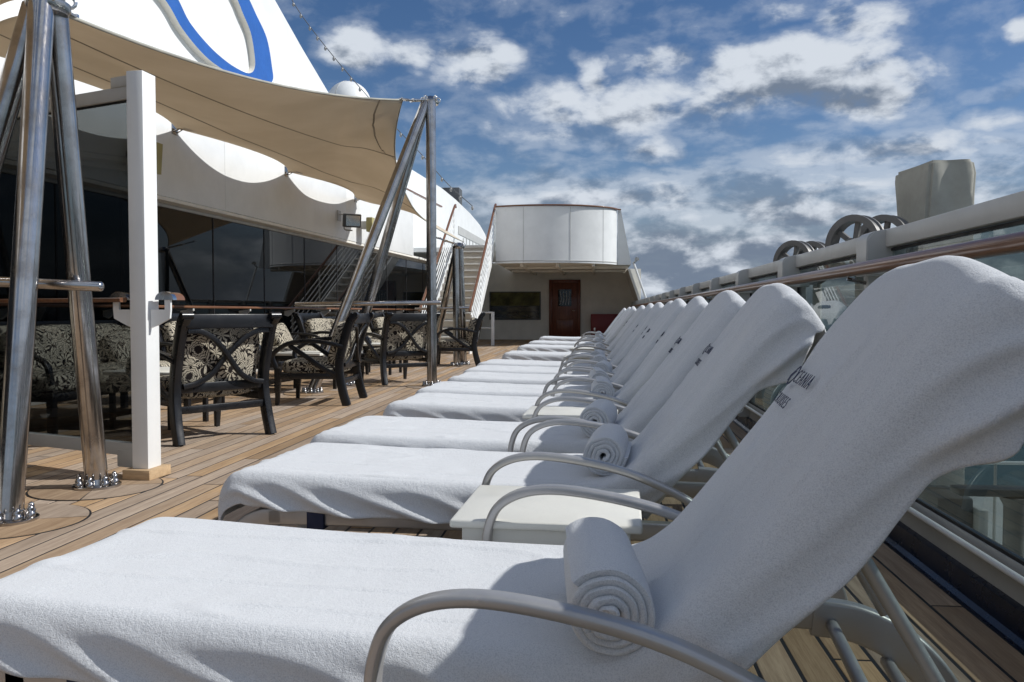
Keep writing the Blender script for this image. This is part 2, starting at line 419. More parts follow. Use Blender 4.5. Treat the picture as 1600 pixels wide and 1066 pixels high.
def cushion(bm, c, s, rot=None, puff=.25, n=8):
    """rounded, slightly bulging pad"""
    t = bmesh.new(); bmesh.ops.create_cube(t, size=1)
    bmesh.ops.subdivide_edges(t, edges=list(t.edges), cuts=n, use_grid_fill=True)
    for v in t.verts:
        x, y, z = v.co * 2
        e = 5.
        L = (abs(x) ** e + abs(y) ** e + abs(z) ** e) ** (1 / e)
        x, y, z = x / L, y / L, z / L
        k = min(s)
        v.co = Vector((x * s[0] / 2, y * s[1] / 2, z * s[2] / 2))
        i = min(range(3), key=lambda q: s[q]); o = [q for q in range(3) if q != i]
        bulge = 1 + puff * (1 - (v.co[o[0]] / (s[o[0]] / 2)) ** 2) * (1 - (v.co[o[1]] / (s[o[1]] / 2)) ** 2)
        v.co[i] *= bulge
    mt = Matrix.Translation(c)
    if rot is not None: mt = mt @ rot
    t.transform(mt); join(bm, t); return bm
# ================================================================== SETTING
def struct(name, bm, mat, parent=None, smooth=None):
    o = obj(name, bm, mat, parent, smooth)
    if parent is None: o['kind'] = 'structure'
    return o
# sea out to the horizon, 20 m below the deck
bm = B(); v = [bm.verts.new(p) for p in ((-30000, -8000, -20), (30000, -8000, -20), (30000, 40000, -20), (-30000, 40000, -20))]; bm.faces.new(v)
struct('sea', bm, 'sea')
# deck: black caulked bed with separate teak planks
DX1, PW = 1.185, .108
bm = B(); box(bm, (-2.9, 12.75, -.0962), (8.17, 33.3, .19)); deck = struct('deck', bm, 'black_gasket')
rnd = random.Random(11); planks = []
for k in range(68):
    xc = DX1 - PW * (k + .5); y = -3.8 - rnd.random() * 2.4
    while y < 29:
        L = rnd.uniform(1.9, 3.1); y0, y1 = max(y, -3.8), min(y + L, 29.2)
        if y1 > y0 + .05: planks.append((xc, y0, y1, rnd.random()))
        y += L
def seen(p):
    xc, y0, y1, _ = p; best = 0
    for i in range(9):
        y = y0 + (y1 - y0) * i / 8; d = Vector((xc, y, -CAM_H)); z = d.dot(_f)
        if z < .3: continue
        px = 800 + FPX * d.dot(_r) / z; py = 533 - FPX * d.dot(_u) / z
        if -40 < px < 1640 and py < 1120: best += (FPX / z) ** 2
    # hidden under the loungers' row
    if -1.0 < xc < .45: best *= .12
    return best
planks.sort(key=seen, reverse=True)
def plank_bm(bm, p, lay):
    xc, y0, y1, t = p; g = .0054; n0 = len(bm.faces)
    hx = PW / 2 - g; z = .0005 * (t - .5)
    xs = [(-hx, -.006), (-hx, z - .0012), (-hx + .0016, z), (hx - .0016, z), (hx, z - .0012), (hx, -.006)]
    a = [bm.verts.new((xc + x, y0 + g, zz)) for x, zz in xs]; b = [bm.verts.new((xc + x, y1 - g, zz)) for x, zz in xs]
    fs = [bm.faces.new((a[i], a[i + 1], b[i + 1], b[i])) for i in range(5)] + [bm.faces.new(a), bm.faces.new(b[::-1])]
    for f in fs:
        for l in f.verts: l[lay] = t
for p in planks[:300]:
    bm = B(); lay = bm.verts.layers.float.new('tone'); plank_bm(bm, p, lay); obj('plank', bm, 'teak', deck)
bm = B(); lay = bm.verts.layers.float.new('tone')
for p in planks[300:]: plank_bm(bm, p, lay)
obj('plank', bm, 'teak', deck, kind='stuff')

# navy waterway along the deck edge, with the plinth the windscreen stands on
prof = [(1.187, -.19), (1.187, -.006), (1.215, -.012), (1.232, .0), (1.243, .070), (1.262, .078), (1.46, .078), (1.50, .05), (1.50, -.19)]
bm = B(); prism(bm, [Vector((x, -3.9, z)) for x, z in prof], (0, 33, 0)); struct('waterway', bm, 'navy', smooth=30)
# hull side under the rail, down to the water
bm = B(); prism(bm, [Vector((1.50, -3.9, -.19)), Vector((1.50, -3.9, .045)), Vector((1.53, -3.9, .045)), Vector((1.60, -3.9, -19.9)), Vector((1.40, -3.9, -19.9)), Vector((1.40, -3.9, -.19))], (0, 36, 0))
struct('hull_side', bm, 'far_white')

# ================================================================== WINDSCREEN RAIL, starboard
ws = thing('windscreen', 'long grey metal and glass windscreen along the ship side behind the loungers', 'windscreen', (1.27, 3.76, .078))
OX, OY, OZ = 1.27, 3.76, .078
SP = 1.61
def L_(x, y, z): return (x - OX, y - OY, z - OZ)
prev_mesh = {}
def shared(name, key, make, mat, parent, loc, smooth=None, uv=False):
    if key in prev_mesh:
        o = bpy.data.objects.new(name, prev_mesh[key]); COL.objects.link(o); o.parent = parent
    else:
        o = obj(name, make(), mat, parent, smooth, uv); prev_mesh[key] = o.data
    o.location = loc
    return o
def post_bm():
    bm = B()
    pl = [(-.085, 0), (-.09, .035), (-.06, .04), (-.045, .075), (-.055, .5), (-.085, .95), (-.1, 1.12), (.04, 1.12), (.055, .8), (.075, .3), (.125, .04), (.125, 0)]
    pl = [Vector((x, -.028, z)) for x, z in pl]; prism(bm, pl, (0, .056, 0))
    bmesh.ops.bevel(bm, geom=list(bm.edges), offset=.004, segments=1, affect='EDGES'); return bm
def cap_bm():
    bm = B(); o = []
    for x, z, r_ in ((-.112, 1.06, 0), (-.112, 1.18, .045), (.052, 1.238, .018), (.052, 1.06, 0)):
        pass
    pts = [(-.112, 1.03)] + [(-.112 + .045 - .045 * math.cos(a), 1.178 + .045 * math.sin(a)) for a in [R(q) for q in (0, 20, 40, 60, 80)]] + [(.03, 1.242), (.047, 1.238), (.054, 1.225), (.054, 1.03)]
    prism(bm, [Vector((x, -.075, z)) for x, z in pts], (0, .15, 0))
    bmesh.ops.bevel(bm, geom=[e for e in bm.edges if abs(e.verts[0].co.y - e.verts[1].co.y) < .01], offset=.008, segments=2, affect='EDGES'); return bm
for k in range(-3, 16):
    y = SP * k
    shared('post', 'wpost', post_bm, 'grey_white', ws, (0, y, 0), 30)
    shared('post_cap', 'wcap', cap_bm, 'grey_white', ws, (0, y, 0), 40)
    def pane(): bm = B(); box(bm, (0, SP / 2, .635), (.010, SP - .07, 1.0)); return bm
    if k < 15:
        pn = shared('glass_pane', 'wpane', pane, 'green_glass', ws, (.0, y, 0))
        def gask():
            bm = B()
            for (yy, zz, sy, sz) in ((SP / 2, 1.142, SP - .06, .012), (SP / 2, .128, SP - .06, .012), (.034, .635, .012, 1.0), (SP - .034, .635, .012, 1.0)):
                box(bm, (0, yy, zz), (.022, sy, sz))
            return bm
        shared('gasket', 'wgask', gask, 'black_gasket', ws, (0, y, 0))
        def brk(): bm = B(); tube(bm, [(-.09, 0, 1.0), (-.17, 0, 1.02)], .008, 8); return bm
        shared('rail_bracket', 'wbrk', brk, 'steel', ws, (0, y, 0), 40)
y0, y1 = -3 * SP, 15 * SP
bm = B(); sweep(bm, [(.0, y0, 1.19), (.0, y1, 1.19)], rrect(.038, .034, .006, 2), (0, 0, 1)); obj('cap_rail', bm, 'grey_white', ws, 40)
bm = B(); box(bm, (.0, (y0 + y1) / 2, .092), (.03, y1 - y0, .06), bev=.004); box(bm, (0, (y0 + y1) / 2, .03), (.012, y1 - y0, .062)); obj('bottom_frame', bm, 'grey_white', ws, 40)
bm = B(); tube(bm, [(-.045, y0, .098), (-.045, y1, .098)], .0115, 10); obj('sill_tube', bm, 'white', ws, 60)
for k in range(-1, 3):
    bm = B(); a = max(y0, -3 * SP + 0) if k == -1 else (k - 0.13) * 2 * SP - .6; 
    a = [y0, -2.2, 3.05, 11.9][k + 1]; b = [-2.2, 3.05, 11.9, y1][k + 1]
    sweep(bm, [(-.165, a + .004, 1.055), (-.165, b - .004, 1.055)], rrect(.026, .034, .022, 4), (0, 0, 1)); obj('wooden_handrail', bm, 'varnish', ws, 60)

# ================================================================== DECKHOUSE WITH DARK WINDOWS (port side)
DO = Vector((-5.572, 9.82, 0)); DRZ = R(-3.6)
dn = Vector((math.cos(DRZ), math.sin(DRZ), 0)); du = Vector((-math.sin(DRZ), math.cos(DRZ), 0))
def at_d(px, py, off):                       # pixel ray cut by the plane standing 'off' metres in front of the windows
    d = ray(px, py); t = (DO.dot(dn) + off) / d.dot(dn); p = Vector((0, 0, CAM_H)) + d * t - DO
    return Vector((p.dot(dn), p.dot(du), p.z))
dh = thing('deckhouse', 'long white deckhouse with a band of dark windows behind the armchairs', 'deckhouse', DO, DRZ)
ms = [1.473 + 1.58 * k for k in range(-9, 9)]
for a, b in zip(ms, ms[1:]):
    def wp(): bm = B(); box(bm, (-.01, .79, 1.29), (.02, 1.56, 2.02)); return bm
    shared('window_pane', 'dpane', wp, 'window', dh, (0, a, 0))
    def mu(): bm = B(); box(bm, (.001, 0, 1.29), (.012, .022, 2.02)); return bm
    shared('mullion', 'dmull', mu, 'black_gasket', dh, (0, a, 0))
yA, yB = ms[0], ms[-1]; yc, yl = (yA + yB) / 2, yB - yA
bm = B(); box(bm, (-.02, yc, .14), (.07, yl, .28), bev=.01); obj('sill', bm, 'grey_white', dh, 40)
bm = B(); box(bm, (.01, yc, 2.325), (.05, yl, .045), bev=.006); obj('window_trim', bm, 'grey_white', dh, 40)
bm = B(); box(bm, (.0, yc, 2.37), (.39, yl, .04)); obj('soffit', bm, 'cream', dh)
# white bulwark band above the windows, in welded plates
for a, b in zip(ms[::3], ms[3::3] + []):
    bm = B(); box(bm, (.17, (a + b) / 2, 3.20), (.06, b - a - .004, 1.60), bev=.004); obj('bulwark_plate', bm, 'white', dh, 40)
bm = B(); sweep(bm, [(.17, yA, 4.03), (.17, yB - .2, 4.03)], rrect(.022, .04, .015, 3), (0, 0, 1)); obj('cap_rail', bm, 'varnish', dh, 40)
bm = B(); box(bm, (-3, yc, 2.45), (5.6, yl, .1)); obj('upper_floor', bm, 'far_white', dh)
bm = B(); box(bm, (-3.1, yc, 1.2), (5.9, yl, 2.35)); obj('core', bm, 'dark_grey', dh)
bm = B(); sweep(bm, [(.16, yA, 1.02), (.16, yB - .6, 1.02)], rrect(.018, .03, .012, 3), (0, 0, 1)); obj('wooden_handrail', bm, 'varnish', dh, 40)
for a in ms[:-1]:
    def hb():
        bm = B(); prism(bm, [Vector((0.0, -.02, .90)), Vector((.0, -.02, .97)), Vector((.18, -.02, 1.0)), Vector((.18, -.02, .97)), Vector((.06, -.02, .88))], (0, .04, 0)); return bm
    shared('handrail_bracket', 'dhb', hb, 'grey_white', dh, (0, a + .75, 0))

# upper house with its sloping forward end
uh = thing('upper_house', 'white upper house sloping down towards the stair top', 'deckhouse', DO, DRZ)
pts = [at_d(x, y, -1.2) for x, y in ((562, 213), (600, 238), (640, 263), (690, 294), (712, 312), (735, 334), (750, 352), (758, 366), (764, 384), (764, 420))]
ys = at_d(535, 300, -1.2).y
pts = [Vector((-1.2, ys, pts[1].z))] + pts[1:] + [Vector((-1.2, ys, pts[-1].z))]
zt = pts[0].z
pts[-1].z = 2.51; pts[-2].z = 2.51
bm = B(); prism(bm, pts, (-4.5, 0, 0)); obj('hull_plating', bm, 'white', uh)
sp_ = [at_d(x, y, -1.197) for x, y in ((716, 353), (760, 378), (752, 384), (716, 366))]
bm = B(); prism(bm, sp_, (.02, 0, 0)); obj('grey_louvre', bm, 'grey_white', uh)
for i in range(5):
    a = at_d(724 + i * 5, 376, -1.19); bm = B(); box(bm, (a.x, a.y, a.z - .05), (.02, .10, .3)); obj('vent_slat', bm, 'grey_white', uh)
bx = at_d(703, 309, -1.9)
tag(obj('ventilation_box', box(B(), (0, 0, 0), (.9, .75, .72), bev=.03), 'dark_grey', None, 40), 'dark box standing on the upper house roofline', 'vent').location = DO + dn * bx.x + du * bx.y + Vector((0, 0, bx.z))

# funnel with the blue ring emblem
fu = thing('funnel', 'huge white ship funnel with a blue ring emblem', 'funnel', DO, DRZ)
fp = [at_d(x, y, -3.2) for x, y in ((-700, 320), (-700, -900), (250, -900), (330, -300), (425, -8), (470, 72), (512, 143), (560, 213), (600, 320))]
bm = B(); prism(bm, fp, (-3.5, 0, 0)); obj('casing', bm, 'white', fu)
def ell(cx, cy, rx, ry, ang, n=72):
    o = []
    for i in range(n):
        a = 2 * math.pi * i / n; x, y = rx * math.cos(a), ry * math.sin(a)
        o.append((cx + x * math.cos(ang) - y * math.sin(ang), cy + x * math.sin(ang) + y * math.cos(ang)))
    return o
# the ring hangs tilted; outer and inner outlines as measured on the funnel side
outer = catmull([(252, -8, 0), (285, 45, 0), (319, 86, 0), (350, 110, 0), (385, 130, 0), (412, 134, 0), (426, 126, 0), (425, 104, 0), (417, 60, 0), (400, 22, 0), (385, -10, 0), (345, -90, 0), (275, -160, 0), (190, -190, 0), (140, -170, 0), (165, -100, 0)], 6, True)
inner = catmull([(274, -8, 0), (296, 34, 0), (326, 71, 0), (355, 97, 0), (380, 112, 0), (392, 114, 0), (398, 106, 0), (398, 88, 0), (392, 52, 0), (380, 22, 0), (366, -10, 0), (325, -80, 0), (268, -138, 0), (205, -165, 0), (178, -150, 0), (205, -92, 0), (240, -45, 0)], 6, True)
bm = B(); O_ = [at_d(p.x, p.y, -3.2 + .15) for p in outer]; I_ = [at_d(p.x, p.y, -3.2 + .15) for p in inner]
n = len(O_); vo = [bm.verts.new(p) for p in O_]; vi = [bm.verts.new(p) for p in I_]; wo_ = [bm.verts.new(p - Vector((.16, 0, 0))) for p in O_]; wi = [bm.verts.new(p - Vector((.16, 0, 0))) for p in I_]
for i in range(n):
    j = (i + 1) % n
    bm.faces.new((vo[i], vo[j], vi[j], vi[i])); bm.faces.new((vo[i], wo_[i], wo_[j], vo[j])); bm.faces.new((vi[i], vi[j], wi[j], wi[i]))
rg = obj('ring_emblem', bm, 'blue', fu); rg.data.materials.append(M['cream'])
for p_ in rg.data.polygons:
    if abs(p_.normal.x) < .5: p_.material_index = 1

# satellite dome
c = Vector((0, 0, CAM_H)) + ray(545, 163) * 29.5
dm = thing('satellite_dome', 'white radar dome showing over the awning beside the funnel', 'dome', (c.x, c.y, c.z - 2.2))
pr_ = [(.30, 0), (.30, 1.3), (.55, 1.5)] + [(.80 * math.cos(R(a)), 2.2 + .80 * math.sin(R(a))) for a in range(-50, 86, 9)] + [(.03, 3.0)]
bm = B(); lathe(bm, pr_, 32); obj('radome', bm, 'white', dm, 50)
bm = B(); sweep(bm, [(.805 * math.cos(R(a)), 0, 2.2 + .805 * math.sin(R(a))) for a in range(-50, 231, 10)], rrect(.012, .006, .002, 1), (0, 1, 0)); obj('panel_seam', bm, 'grey_white', dm).rotation_euler = (0, 0, R(70))
bm = B(); box(bm, (0, 0, -1.2), (.5, .5, 2.4)); obj('pedestal', bm, 'white', dm)

# festoon of small bulbs
pp = [(448, -14), (470, 22), (500, 62), (535, 105), (572, 148), (615, 196), (660, 243), (700, 288), (738, 322)]
P3 = catmull([at(x, y, Y=24) for x, y in pp], 8)
fs_ = thing('light_string', 'dark cable of little bulbs running down from aloft past the dome', 'string lights', P3[0])
bm = B(); tube(bm, [p - P3[0] for p in P3], .012, 6); obj('cable', bm, 'dark_grey', fs_)
acc = 0.
for a, b in zip(P3, P3[1:]):
    acc += (b - a).length
    if acc > .36:
        acc = 0.
        def bl(): bm = B(); lathe(bm, [(.012, .0), (.034, -.03), (.042, -.07), (.03, -.11), (.01, -.13)], 10); return bm
        shared('bulb', 'bulb', bl, 'bulb', fs_, b - P3[0], 60)

# ================================================================== FORWARD BULKHEAD, BALCONY AND STAIR
WY = 28.4
bk = thing('forward_bulkhead', 'cream wall with a wooden door closing the far end of the deck', 'wall', (-1.2, WY, 0))
def FB(x, y, z): return Vector((x + 1.2, y - WY, z))
bm = B(); box(bm, FB(-2.6, WY + .12, 1.22), (8.2, .24, 2.44)); obj('wall_plating', bm, 'cream', bk)
bm = B(); box(bm, FB(-4.7, WY + .10, 2.55), (3.9, .18, .24)); obj('upper_plating', bm, 'cream', bk)
for xx in (-4.9, -2.9 + 1.05, .35): 
    bm = B(); box(bm, FB(xx, WY - .012, 1.15), (.05, .03, 2.28)); obj('stiffener', bm, 'cream', bk)
d0, d1 = at(858, 500, Y=WY).x, at(907, 500, Y=WY).x; dz = 2.05; dc = (d0 + d1) / 2; dw = d1 - d0
bm = B(); 
for (x, z, sx, sz) in ((d0 + .05, dz / 2, .1, dz), (d1 - .05, dz / 2, .1, dz), (dc, dz - .05, dw - .2, .1)): box(bm, FB(x, WY - .045, z + .02), (sx, .09, sz), bev=.01)
obj('door_frame', bm, 'door_wood', bk, 40)
bm = B(); box(bm, FB(dc, WY - .025, dz / 2), (dw - .2, .05, dz - .1), bev=.004)
for z in (.45,): box(bm, FB(dc, WY - .055, z), (dw - .5, .02, .5), bev=.008)
door = obj('door', bm, 'door_wood', bk, 40)
bm = B(); box(bm, FB(dc, WY - .056, 1.45), (.46, .012, .58), bev=.004); obj('door_window', bm, 'green_glass', door)
bm = B(); box(bm, FB(dc, WY - .052, 1.45), (.44, .004, .56)); obj('lace_curtain', bm, 'pane', door)
for i in range(4):
    bm = B(); sweep(bm, catmull([FB(dc - .17 + i * .1, WY - .066, 1.2), FB(dc - .12 + i * .09, WY - .066, 1.42), FB(dc - .17 + i * .115, WY - .066, 1.68)], 5), circ(.012, 6), (0, 1, 0)); obj('window_ornament', bm, 'grey_white', door)
bm = B(); tube(bm, [FB(dc + .36, WY - .05, 1.0), FB(dc + .36, WY - .11, 1.0), FB(dc + .26, WY - .11, 1.0)], .012, 8); obj('handle', bm, 'chrome', door)
a, b = at(765, 456, Y=WY), at(845, 500, Y=WY)
bm = B(); box(bm, FB((a.x + b.x) / 2, WY - .02, (a.z + b.z) / 2), (b.x - a.x, .04, a.z - b.z), bev=.004); wf = obj('window', bm, 'dark_grey', bk)
bm = B(); box(bm, FB((a.x + b.x) / 2, WY - .048, b.z + .26), (b.x - a.x - .08, .012, .44)); obj('pane', bm, 'pane', wf)
bm = B(); box(bm, FB((a.x + b.x) / 2, WY - .046, a.z - .26), (b.x - a.x - .08, .010, .46)); obj('painted_yellow_reflection', bm, 'painted_yellow_reflection', wf)  # coloured sheet over the upper pane imitating a yellow reflection
# ship-side wall of the recess (leans outwards going down)
bm = B(); prism(bm, [FB(.95, 25.8, 2.30), FB(1.42, 25.8, .95), FB(1.50, 25.8, .08), FB(1.58, 25.8, .08), FB(1.50, 25.8, .95), FB(1.03, 25.8, 2.30)], (0, WY - 25.8, 0)); obj('side_wall', bm, 'cream', bk)
bm = B(); tube(bm, [FB(1.05, 23.6, 2.33), FB(1.53, 23.6, .95)], .03, 8); obj('edge_pipe', bm, 'white', bk)
bm = B(); tube(bm, [FB(1.02, 23.6, 2.33), FB(1.16, 23.6, 2.46), FB(1.12, 23.6, 2.52)], .03, 8); box(bm, FB(1.13, 23.6, 2.46), (.12, .06, .08)); obj('deck_light', bm, 'grey_white', bk)

bl_ = thing('upper_balcony', 'white curved balcony front with a wooden cap rail above the far door', 'balcony', (-1.2, 23, 2.3))
def BP(x, y, z): return Vector((x + 1.2, y - 23, z - 2.3))
cur = catmull([(-2.79, 22.62, 0), (-2.1, 22.44, 0), (-1.3, 22.42, 0), (-.55, 22.58, 0), (.02, 22.88, 0), (.36, 23.2, 0), (.56, 23.56, 0)], 8)
bm = B(); rows = []
zs = (2.30, 2.31, 3.05, 3.06, 3.84)
for off, seq in ((0, zs), (.05, zs[::-1])):
    for z in seq: rows.append([bm.verts.new(BP(p.x - off * .3, p.y + off, z)) for p in cur])
rows.append(rows[0])
for A, C in zip(rows, rows[1:]):
    for i in range(len(cur) - 1): bm.faces.new((A[i], A[i + 1], C[i + 1], C[i]))
for e in (0, -1): bm.faces.new([r_[e] for r_ in rows[:-1]])
obj('curved_front', bm, 'white', bl_, 30)
for q in (9, 22, 35):
    p = cur[q]; bm = B(); tube(bm, [BP(p.x, p.y - .002, 2.32), BP(p.x, p.y - .002, 3.83)], .006, 6); obj('weld_seam', bm, 'grey_white', bl_)
bm = B(); tube(bm, [BP(p.x, p.y - .002, 2.36) for p in cur], .014, 6); obj('drip_bead', bm, 'grey_white', bl_)
bm = B(); sweep(bm, [BP(p.x, p.y, 3.87) for p in cur] + [BP(.66, 23.6, 3.86)], rrect(.022, .05, .015, 3), (0, 0, 1)); obj('cap_rail', bm, 'varnish', bl_, 40)
bm = B(); prism(bm, [BP(.58, 23.60, 2.30), BP(.58, 23.60, 3.83), BP(.68, 23.60, 3.83), BP(.98, 23.60, 2.30)], (0, .06, 0)); obj('side_panel', bm, 'far_white', bl_)
bm = B(); prism(bm, [BP(p.x, p.y + .06, 2.32) for p in cur] + [BP(.97, 23.67, 2.32), BP(.97, WY, 2.32), BP(-2.9, WY, 2.32)], (0, 0, .10)); obj('balcony_floor', bm, 'cream', bl_)
for x in (-2.1, -1.1, -.1):
    bm = B(); box(bm, BP(x, 25.6, 2.27), (.08, 5.4, .09)); obj('deck_beam', bm, 'cream', bl_)
for y in (24.2, 26.2):
    bm = B(); box(bm, BP(-.9, y, 2.26), (3.6, .07, .07)); obj('cross_beam', bm, 'cream', bl_)
bm = B(); box(bm, BP(-4.4, 25.75, 2.74), (3.2, 5.2, .12)); obj('landing', bm, 'far_white', bl_)
bm = B(); box(bm, BP(-2.77, 23.15, 3.1), (.05, .9, 1.5)); obj('end_panel', bm, 'far_white', bl_)

st = thing('staircase', 'steep white open staircase with varnished wooden handrails up to the balcony deck', 'stairs', (-3.42, 18.5, 0))
N_ = 15; rise, run = 2.80 / N_, (22.9 - 18.5) / N_
for i in range(N_):
    def tr():
        bm = B(); box(bm, (0, .10, .0), (1.04, .24, .035), bev=.006); box(bm, (0, .212, -.085), (1.04, .012, .12)); return bm
    shared('tread', 'tread', tr, 'cream', st, (0, i * run, (i + 1) * rise), 40)
for s in (-1, 1):
    bm = B(); prism(bm, [Vector((s * .535, -.15, .0)), Vector((s * .535, -.15, .16)), Vector((s * .535, 4.4, 2.96)), Vector((s * .535, 4.4, 2.62)), Vector((s * .535, .15, .0))], (s * .03, 0, 0)); obj('stringer', bm, 'white', st)
    hx = s * .575
    bm = B(); sweep(bm, catmull([(hx, -.25, 1.0), (hx, -.05, 1.11), (hx, 2, 2.38), (hx, 4.3, 3.86), (hx, 4.6, 3.93)], 6), rrect(.028, .03, .02, 3), (0, 0, 1)); obj('handrail', bm, 'varnish', st, 60)
    for j in range(5):
        o_ = .16 + j * .155
        bm = B(); tube(bm, [(hx, -.05, .10 + o_), (hx, 4.35, 2.86 + o_)], .014, 8); obj('rail_bar', bm, 'white', st, 60)
    for q in range(4):
        y = .05 + q * 1.42; z = y / 4.4 * 2.8
        bm = B(); tube(bm, [(hx, y, z + .02), (hx, y, z + 1.10)], .018, 8); obj('stanchion', bm, 'white', st, 60)
gt = thing('low_rail', 'low white rail with a square post at the foot of the wall window', 'railing', (-2.95, 23.2, 0))
bm = B(); box(bm, (0, 0, .48), (.09, .09, .96), bev=.008); obj('post', bm, 'white', gt, 40)
for z, r_ in ((.94, .028), (.5, .016)):
    bm = B(); tube(bm, [(.0, 0, z), (-.62, 0, z)], r_, 8); obj('rail_bar', bm, 'white', gt, 60)
lk = at(923, 491, Y=27.9); lk2 = at(966, 530, Y=27.9)
rl = thing('fire_locker', 'dark red fire locker against the far wall right of the door', 'locker', ((lk.x + lk2.x) / 2, 28.1, 0))
bm = B(); box(bm, (0, 0, .48), (lk2.x - lk.x, .36, .82), bev=.015); obj('cabinet', bm, 'red', rl, 40)
bm = B(); box(bm, (0, -.19, .48), (lk2.x - lk.x - .1, .02, .70), bev=.006); dd = obj('door', bm, 'red', rl, 40)
bm = B(); box(bm, (-.33, -.21, .38), (.06, .02, .1), bev=.004); obj('latch', bm, 'chrome', dd)

# ================================================================== OUTBOARD GEAR
def sheave(cx, cy, zt, rz, label):
    t = thing('boat_winch_wheel', label, 'winch wheel', (cx, cy, zt - .2), rz, 'spoked wheels of the boat davits outside the rail')
    bm = B(); n = 32; ringp = [(.155, -.045), (.2, -.045), (.2, -.03), (.188, -.025), (.188, .025), (.2, .03), (.2, .045), (.155, .045)]
    prof = [(a, b) for a, b in ringp]
    path = [(0, 0, 0)]
    t2 = bmesh.new(); rr = []
    for i in range(n):
        a = 2 * math.pi * i / n; rr.append([t2.verts.new((r_ * math.cos(a), y, r_ * math.sin(a))) for r_, y in prof])
    for i in range(n):
        A, C = rr[i], rr[(i + 1) % n]
        for j in range(len(prof)): t2.faces.new((A[j], A[(j + 1) % len(prof)], C[(j + 1) % len(prof)], C[j]))
    join(bm, t2); obj('rim', bm, 'sheave', t, 35)
    for i in range(6):
        def spk(): bm = B(); box(bm, (0, 0, .095), (.035, .03, .13), bev=.004); return bm
        shared('spoke', 'spoke', spk, 'sheave', t, (0, 0, 0)).rotation_euler = (0, R(60 * i + 8), 0)
    bm = B(); lathe(bm, [(.04, -.06), (.045, -.05), (.045, .05), (.04, .06)], 16, mat=Matrix.Rotation(R(90), 4, 'X')); obj('hub', bm, 'sheave', t, 40)
    bm = B(); box(bm, (0, .075, -.45), (.08, .03, 1.0), bev=.006); obj('bracket', bm, 'grey_white', t, 40)
for (px, py, Y, la) in ((1337, 336, 5.7, 'larger near spoked davit wheel close to the post cap'), (1383, 336, 5.95, 'spoked davit wheel just left of the canvas covered box'),
                        (1242, 376, 7.5, 'farthest left spoked davit wheel above the rail'), (1270, 377, 7.75, 'small far davit wheel overlapping its left neighbour')):
    p = at(px, py, Y=Y); sheave(p.x, p.y, p.z, R(-50), la)
# canvas covered box
Yc = 5.9
cv = [at(x, y, Y=Yc) for x, y in ((1397, 268), (1450, 247), (1521, 245), (1525, 262), (1522, 330), (1520, 400), (1412, 420), (1402, 345))]
cc = thing('covered_winch', 'tall winch box under a grey weathered canvas cover beyond the rail', 'covered winch', (cv[0].x + .3, Yc + .1, .4))
oc = Vector((cv[0].x + .3, Yc + .1, .4))
def Q(px, py, Y): return at(px, py, Y=Y) - oc
# plan outline (front right, front middle edge, left back, far back) at three heights, tapering slightly upwards
lev = []
for (a_, b_, c_, zf) in (((1516, 470), (1444, 474), (1410, 462), 0), ((1524, 330), (1449, 345), (1403, 348), 0), ((1526, 270), (1453, 272), (1398, 285), 0), ((1521, 248), (1455, 250), (1399, 270), 0)):
    p1, p2, p3 = Q(*a_, Yc), Q(*b_, Yc - .04), Q(*c_, Yc + .36)
    lev.append([p1, p1.lerp(p2, .33), p1.lerp(p2, .66), p2, p2.lerp(p3, .5), p3, p3 + Vector((.28, .34, .03)), p1 + Vector((.10, .62, 0))])
bm = B(); rr = [[bm.verts.new(p) for p in L2] for L2 in lev]
for A, C in zip(rr, rr[1:]):
    for j in range(8): bm.faces.new((A[j], A[(j + 1) % 8], C[(j + 1) % 8], C[j]))
bm.faces.new(rr[-1]); bm.faces.new(rr[0][::-1])
bmesh.ops.recalc_face_normals(bm, faces=bm.faces)
bmesh.ops.bevel(bm, geom=[e for e in bm.edges if e.calc_face_angle(0) > .5], offset=.022, segments=2, affect='EDGES')
bmesh.ops.triangulate(bm, faces=[f_ for f_ in bm.faces if len(f_.verts) > 4])
bmesh.ops.subdivide_edges(bm, edges=list(bm.edges), cuts=3, use_grid_fill=True)
for v in bm.verts:
    q = v.co * 3.; v.co += Vector((noise.noise(q), noise.noise(q + Vector((9, 0, 0))), .3 * noise.noise(q + Vector((0, 9, 0))))) * .016 + Vector((0, 1, 0)) * .010 * math.sin(v.co.x * 30 + v.co.z * 4)
obj('canvas_cover', bm, 'canvas', cc, 70)
bm = B(); box(bm, (0.1, .15, -.9), (.3, .3, 1.6), bev=.02); obj('pedestal', bm, 'grey_white', cc, 40)
# platform below the rail, seen through the lower glass
p = at(1585, 768, Y=4.6)
db = thing('davit_bollard', 'grey T shaped fairlead post seen through the lower windscreen glass', 'fairlead', (p.x, p.y, -.70))
ZT = p.z + .70
bm = B(); lathe(bm, [(.05, 0), (.05, ZT - .08), (.075, ZT - .03), (.02, ZT - .01)], 14); obj('stem', bm, 'sheave', db, 40)
bm = B(); box(bm, (0, 0, ZT), (.62, .12, .045), bev=.015); obj('crosshead', bm, 'dark_grey', db, 40)
p = at(1483, 758, Y=5.4)
mb = thing('mooring_box', 'small grey and white box on the boat platform behind the glass', 'box', (p.x, p.y + .1, -.70))
bm = B(); box(bm, (0, 0, .25), (.22, .4, .5), bev=.02); obj('case', bm, 'dark_grey', mb, 40)
bm = B(); box(bm, (.14, -.05, .22), (.06, .42, .44), bev=.01); obj('front_flap', bm, 'grey_white', mb, 40)
p = at(1455, 722, Y=5.6); q = at(1660, 722, Y=5.6)
pb = thing('platform_rail', 'thin white rail of the boat platform seen through the lower glass', 'railing', p)
bm = B(); tube(bm, [(0, 0, 0), q - p + Vector((2, 0, 0))], .012, 8); obj('top_bar', bm, 'white', pb)
